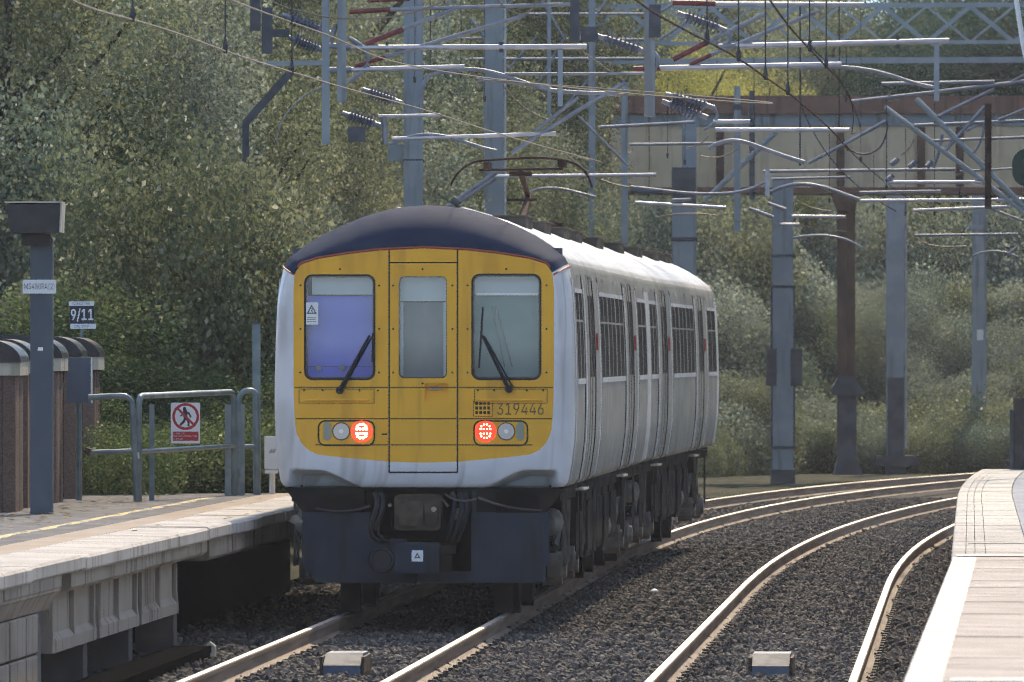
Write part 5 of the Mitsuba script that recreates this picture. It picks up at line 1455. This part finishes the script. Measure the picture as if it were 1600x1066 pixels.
for row, d in (('front', 4.1), ('second', 6.3)):
    for Y in np.arange(111, 200, 5.0):
        X = cx_(Y) - d + r2.uniform(-.6, .6)
        px = 800 + X * F / Y
        if -200 < px < 900:
            plant('bush', ('leaf_grey', 'leaf_olive', 'leaf_olive', 'leaf_ivy')[r2.integers(0, 4)], X, Y + r2.uniform(-1.5, 1.5), f'{row} row of the left hand belt', 'bushes in the left hand belt', r2.uniform(.95, 1.3), r2.uniform(1.0, 1.4))
for row, d in (('front', 7.4), ('middle', 10.2), ('back', 13.4)):
    for Y in np.arange(116, 226, 5.5):
        X = cx_(Y) - d + r2.uniform(-1, 1)
        px = 800 + X * F / Y
        if -260 < px < 850:
            leaf = 'leaf_brown' if px < 120 and r2.random() < .35 else ('leaf_grey', 'leaf_olive', 'leaf_olive')[r2.integers(0, 3)]
            plant('tall' if d > 9 else 'tree', leaf, X, Y + r2.uniform(-2, 2), f'{row} row of trees left of the train', 'trees in the left hand belt', r2.uniform(.9, 1.15), r2.uniform(.9, 1.2))
for row, Y0_, s, sz in (('front', 231, .85, .85), ('middle', 237, 1.15, 1.1), ('back', 243, 1.45, 1.3)):
    for px in np.arange(890, 1680, 32):
        Y = Y0_ + r2.uniform(-1.5, 1.5) - (10 if px < 1150 else 0)
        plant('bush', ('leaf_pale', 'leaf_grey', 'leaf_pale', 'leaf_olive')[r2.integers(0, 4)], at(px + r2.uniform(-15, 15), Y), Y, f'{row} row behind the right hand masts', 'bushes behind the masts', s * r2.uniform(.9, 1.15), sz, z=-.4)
for px in np.arange(900, 1690, 38):
    Y = 233 + r2.uniform(-1.5, 1.5) - max(0, (1180 - px) * .04)
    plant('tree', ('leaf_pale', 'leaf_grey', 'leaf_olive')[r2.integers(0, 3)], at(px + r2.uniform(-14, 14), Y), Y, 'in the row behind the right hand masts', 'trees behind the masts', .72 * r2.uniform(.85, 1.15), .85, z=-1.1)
for row, dy, sc_ in (('front', -.5, .75), ('second', 2.6, 1.05)):
    for px in np.arange(1085, 1640, 24):
        Y = 224 + dy + r2.uniform(-.8, 1.5) - max(0, (1230 - px) * .05)
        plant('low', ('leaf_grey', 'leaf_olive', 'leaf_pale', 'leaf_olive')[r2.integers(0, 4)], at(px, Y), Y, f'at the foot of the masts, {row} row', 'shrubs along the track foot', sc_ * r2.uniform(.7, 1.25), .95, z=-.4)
for px, Y, s in ((1070, 240, .62), (1120, 243, .60), (1195, 242, .58)):
    plant('tall', 'leaf_yellow', at(px, Y), Y, 'rising just above the bridge', 'yellow trees above the bridge', s * 1.1, 1.05, z=2.4)
for px, Y, s in ((1270, 272, 1.15), (1325, 278, .95), (1300, 292, 1.3), (1000, 252, 1.15), (940, 246, 1.15), (880, 240, 1.1), (1050, 285, 1.3), (1105, 294, 1.35), (1160, 288, 1.3), (1220, 294, 1.35), (1010, 290, 1.35), (950, 286, 1.3)):
    plant('tall', 'leaf_olive' if px % 20 else 'leaf_grey', at(px, Y), Y, 'in the far row behind the bridge', 'olive trees behind the bridge', s, 1.08, z=-.3)
for px, Y, s in ((1425, 262, .95), (1460, 268, 1.15), (1510, 264, 1.25), (1570, 270, 1.3), (1630, 266, 1.3), (1480, 285, 1.35), (1560, 292, 1.4), (1720, 262, 1.2), (1800, 270, 1.2), (1890, 258, 1.2), (1980, 268, 1.2), (2080, 256, 1.2), (2180, 266, 1.2), (2300, 250, 1.2), (2420, 258, 1.2)):  # those past the right edge are unseen, added for darker window reflections
    plant('tall', 'leaf_dark', at(px, Y), Y, 'towering behind the right end of the bridge', 'dark trees behind the bridge', s, 1.0, z=-.3)
for Y in np.arange(66, 226, 7.5):  # unseen belt added to block sky light and darken the train side
    plant('tall', ('leaf_olive', 'leaf_grey')[r2.integers(0, 2)], 16.2 + r2.uniform(-.8, .8), Y + r2.uniform(-1.5, 1.5), 'beyond the right hand platform', 'unseen trees added to darken the train side', 1.25, 1.0, z=.2)
for (nm_, leaf, where), row in ROWS.items():
    for i, (_, k_) in enumerate(sorted(row)):
        labels[k_]['label'] = (f'{ORD[i]} {TONE[leaf]} {nm_} from the left, {where}' if len(row) > 1 else f'{TONE[leaf]} {nm_} {where}')
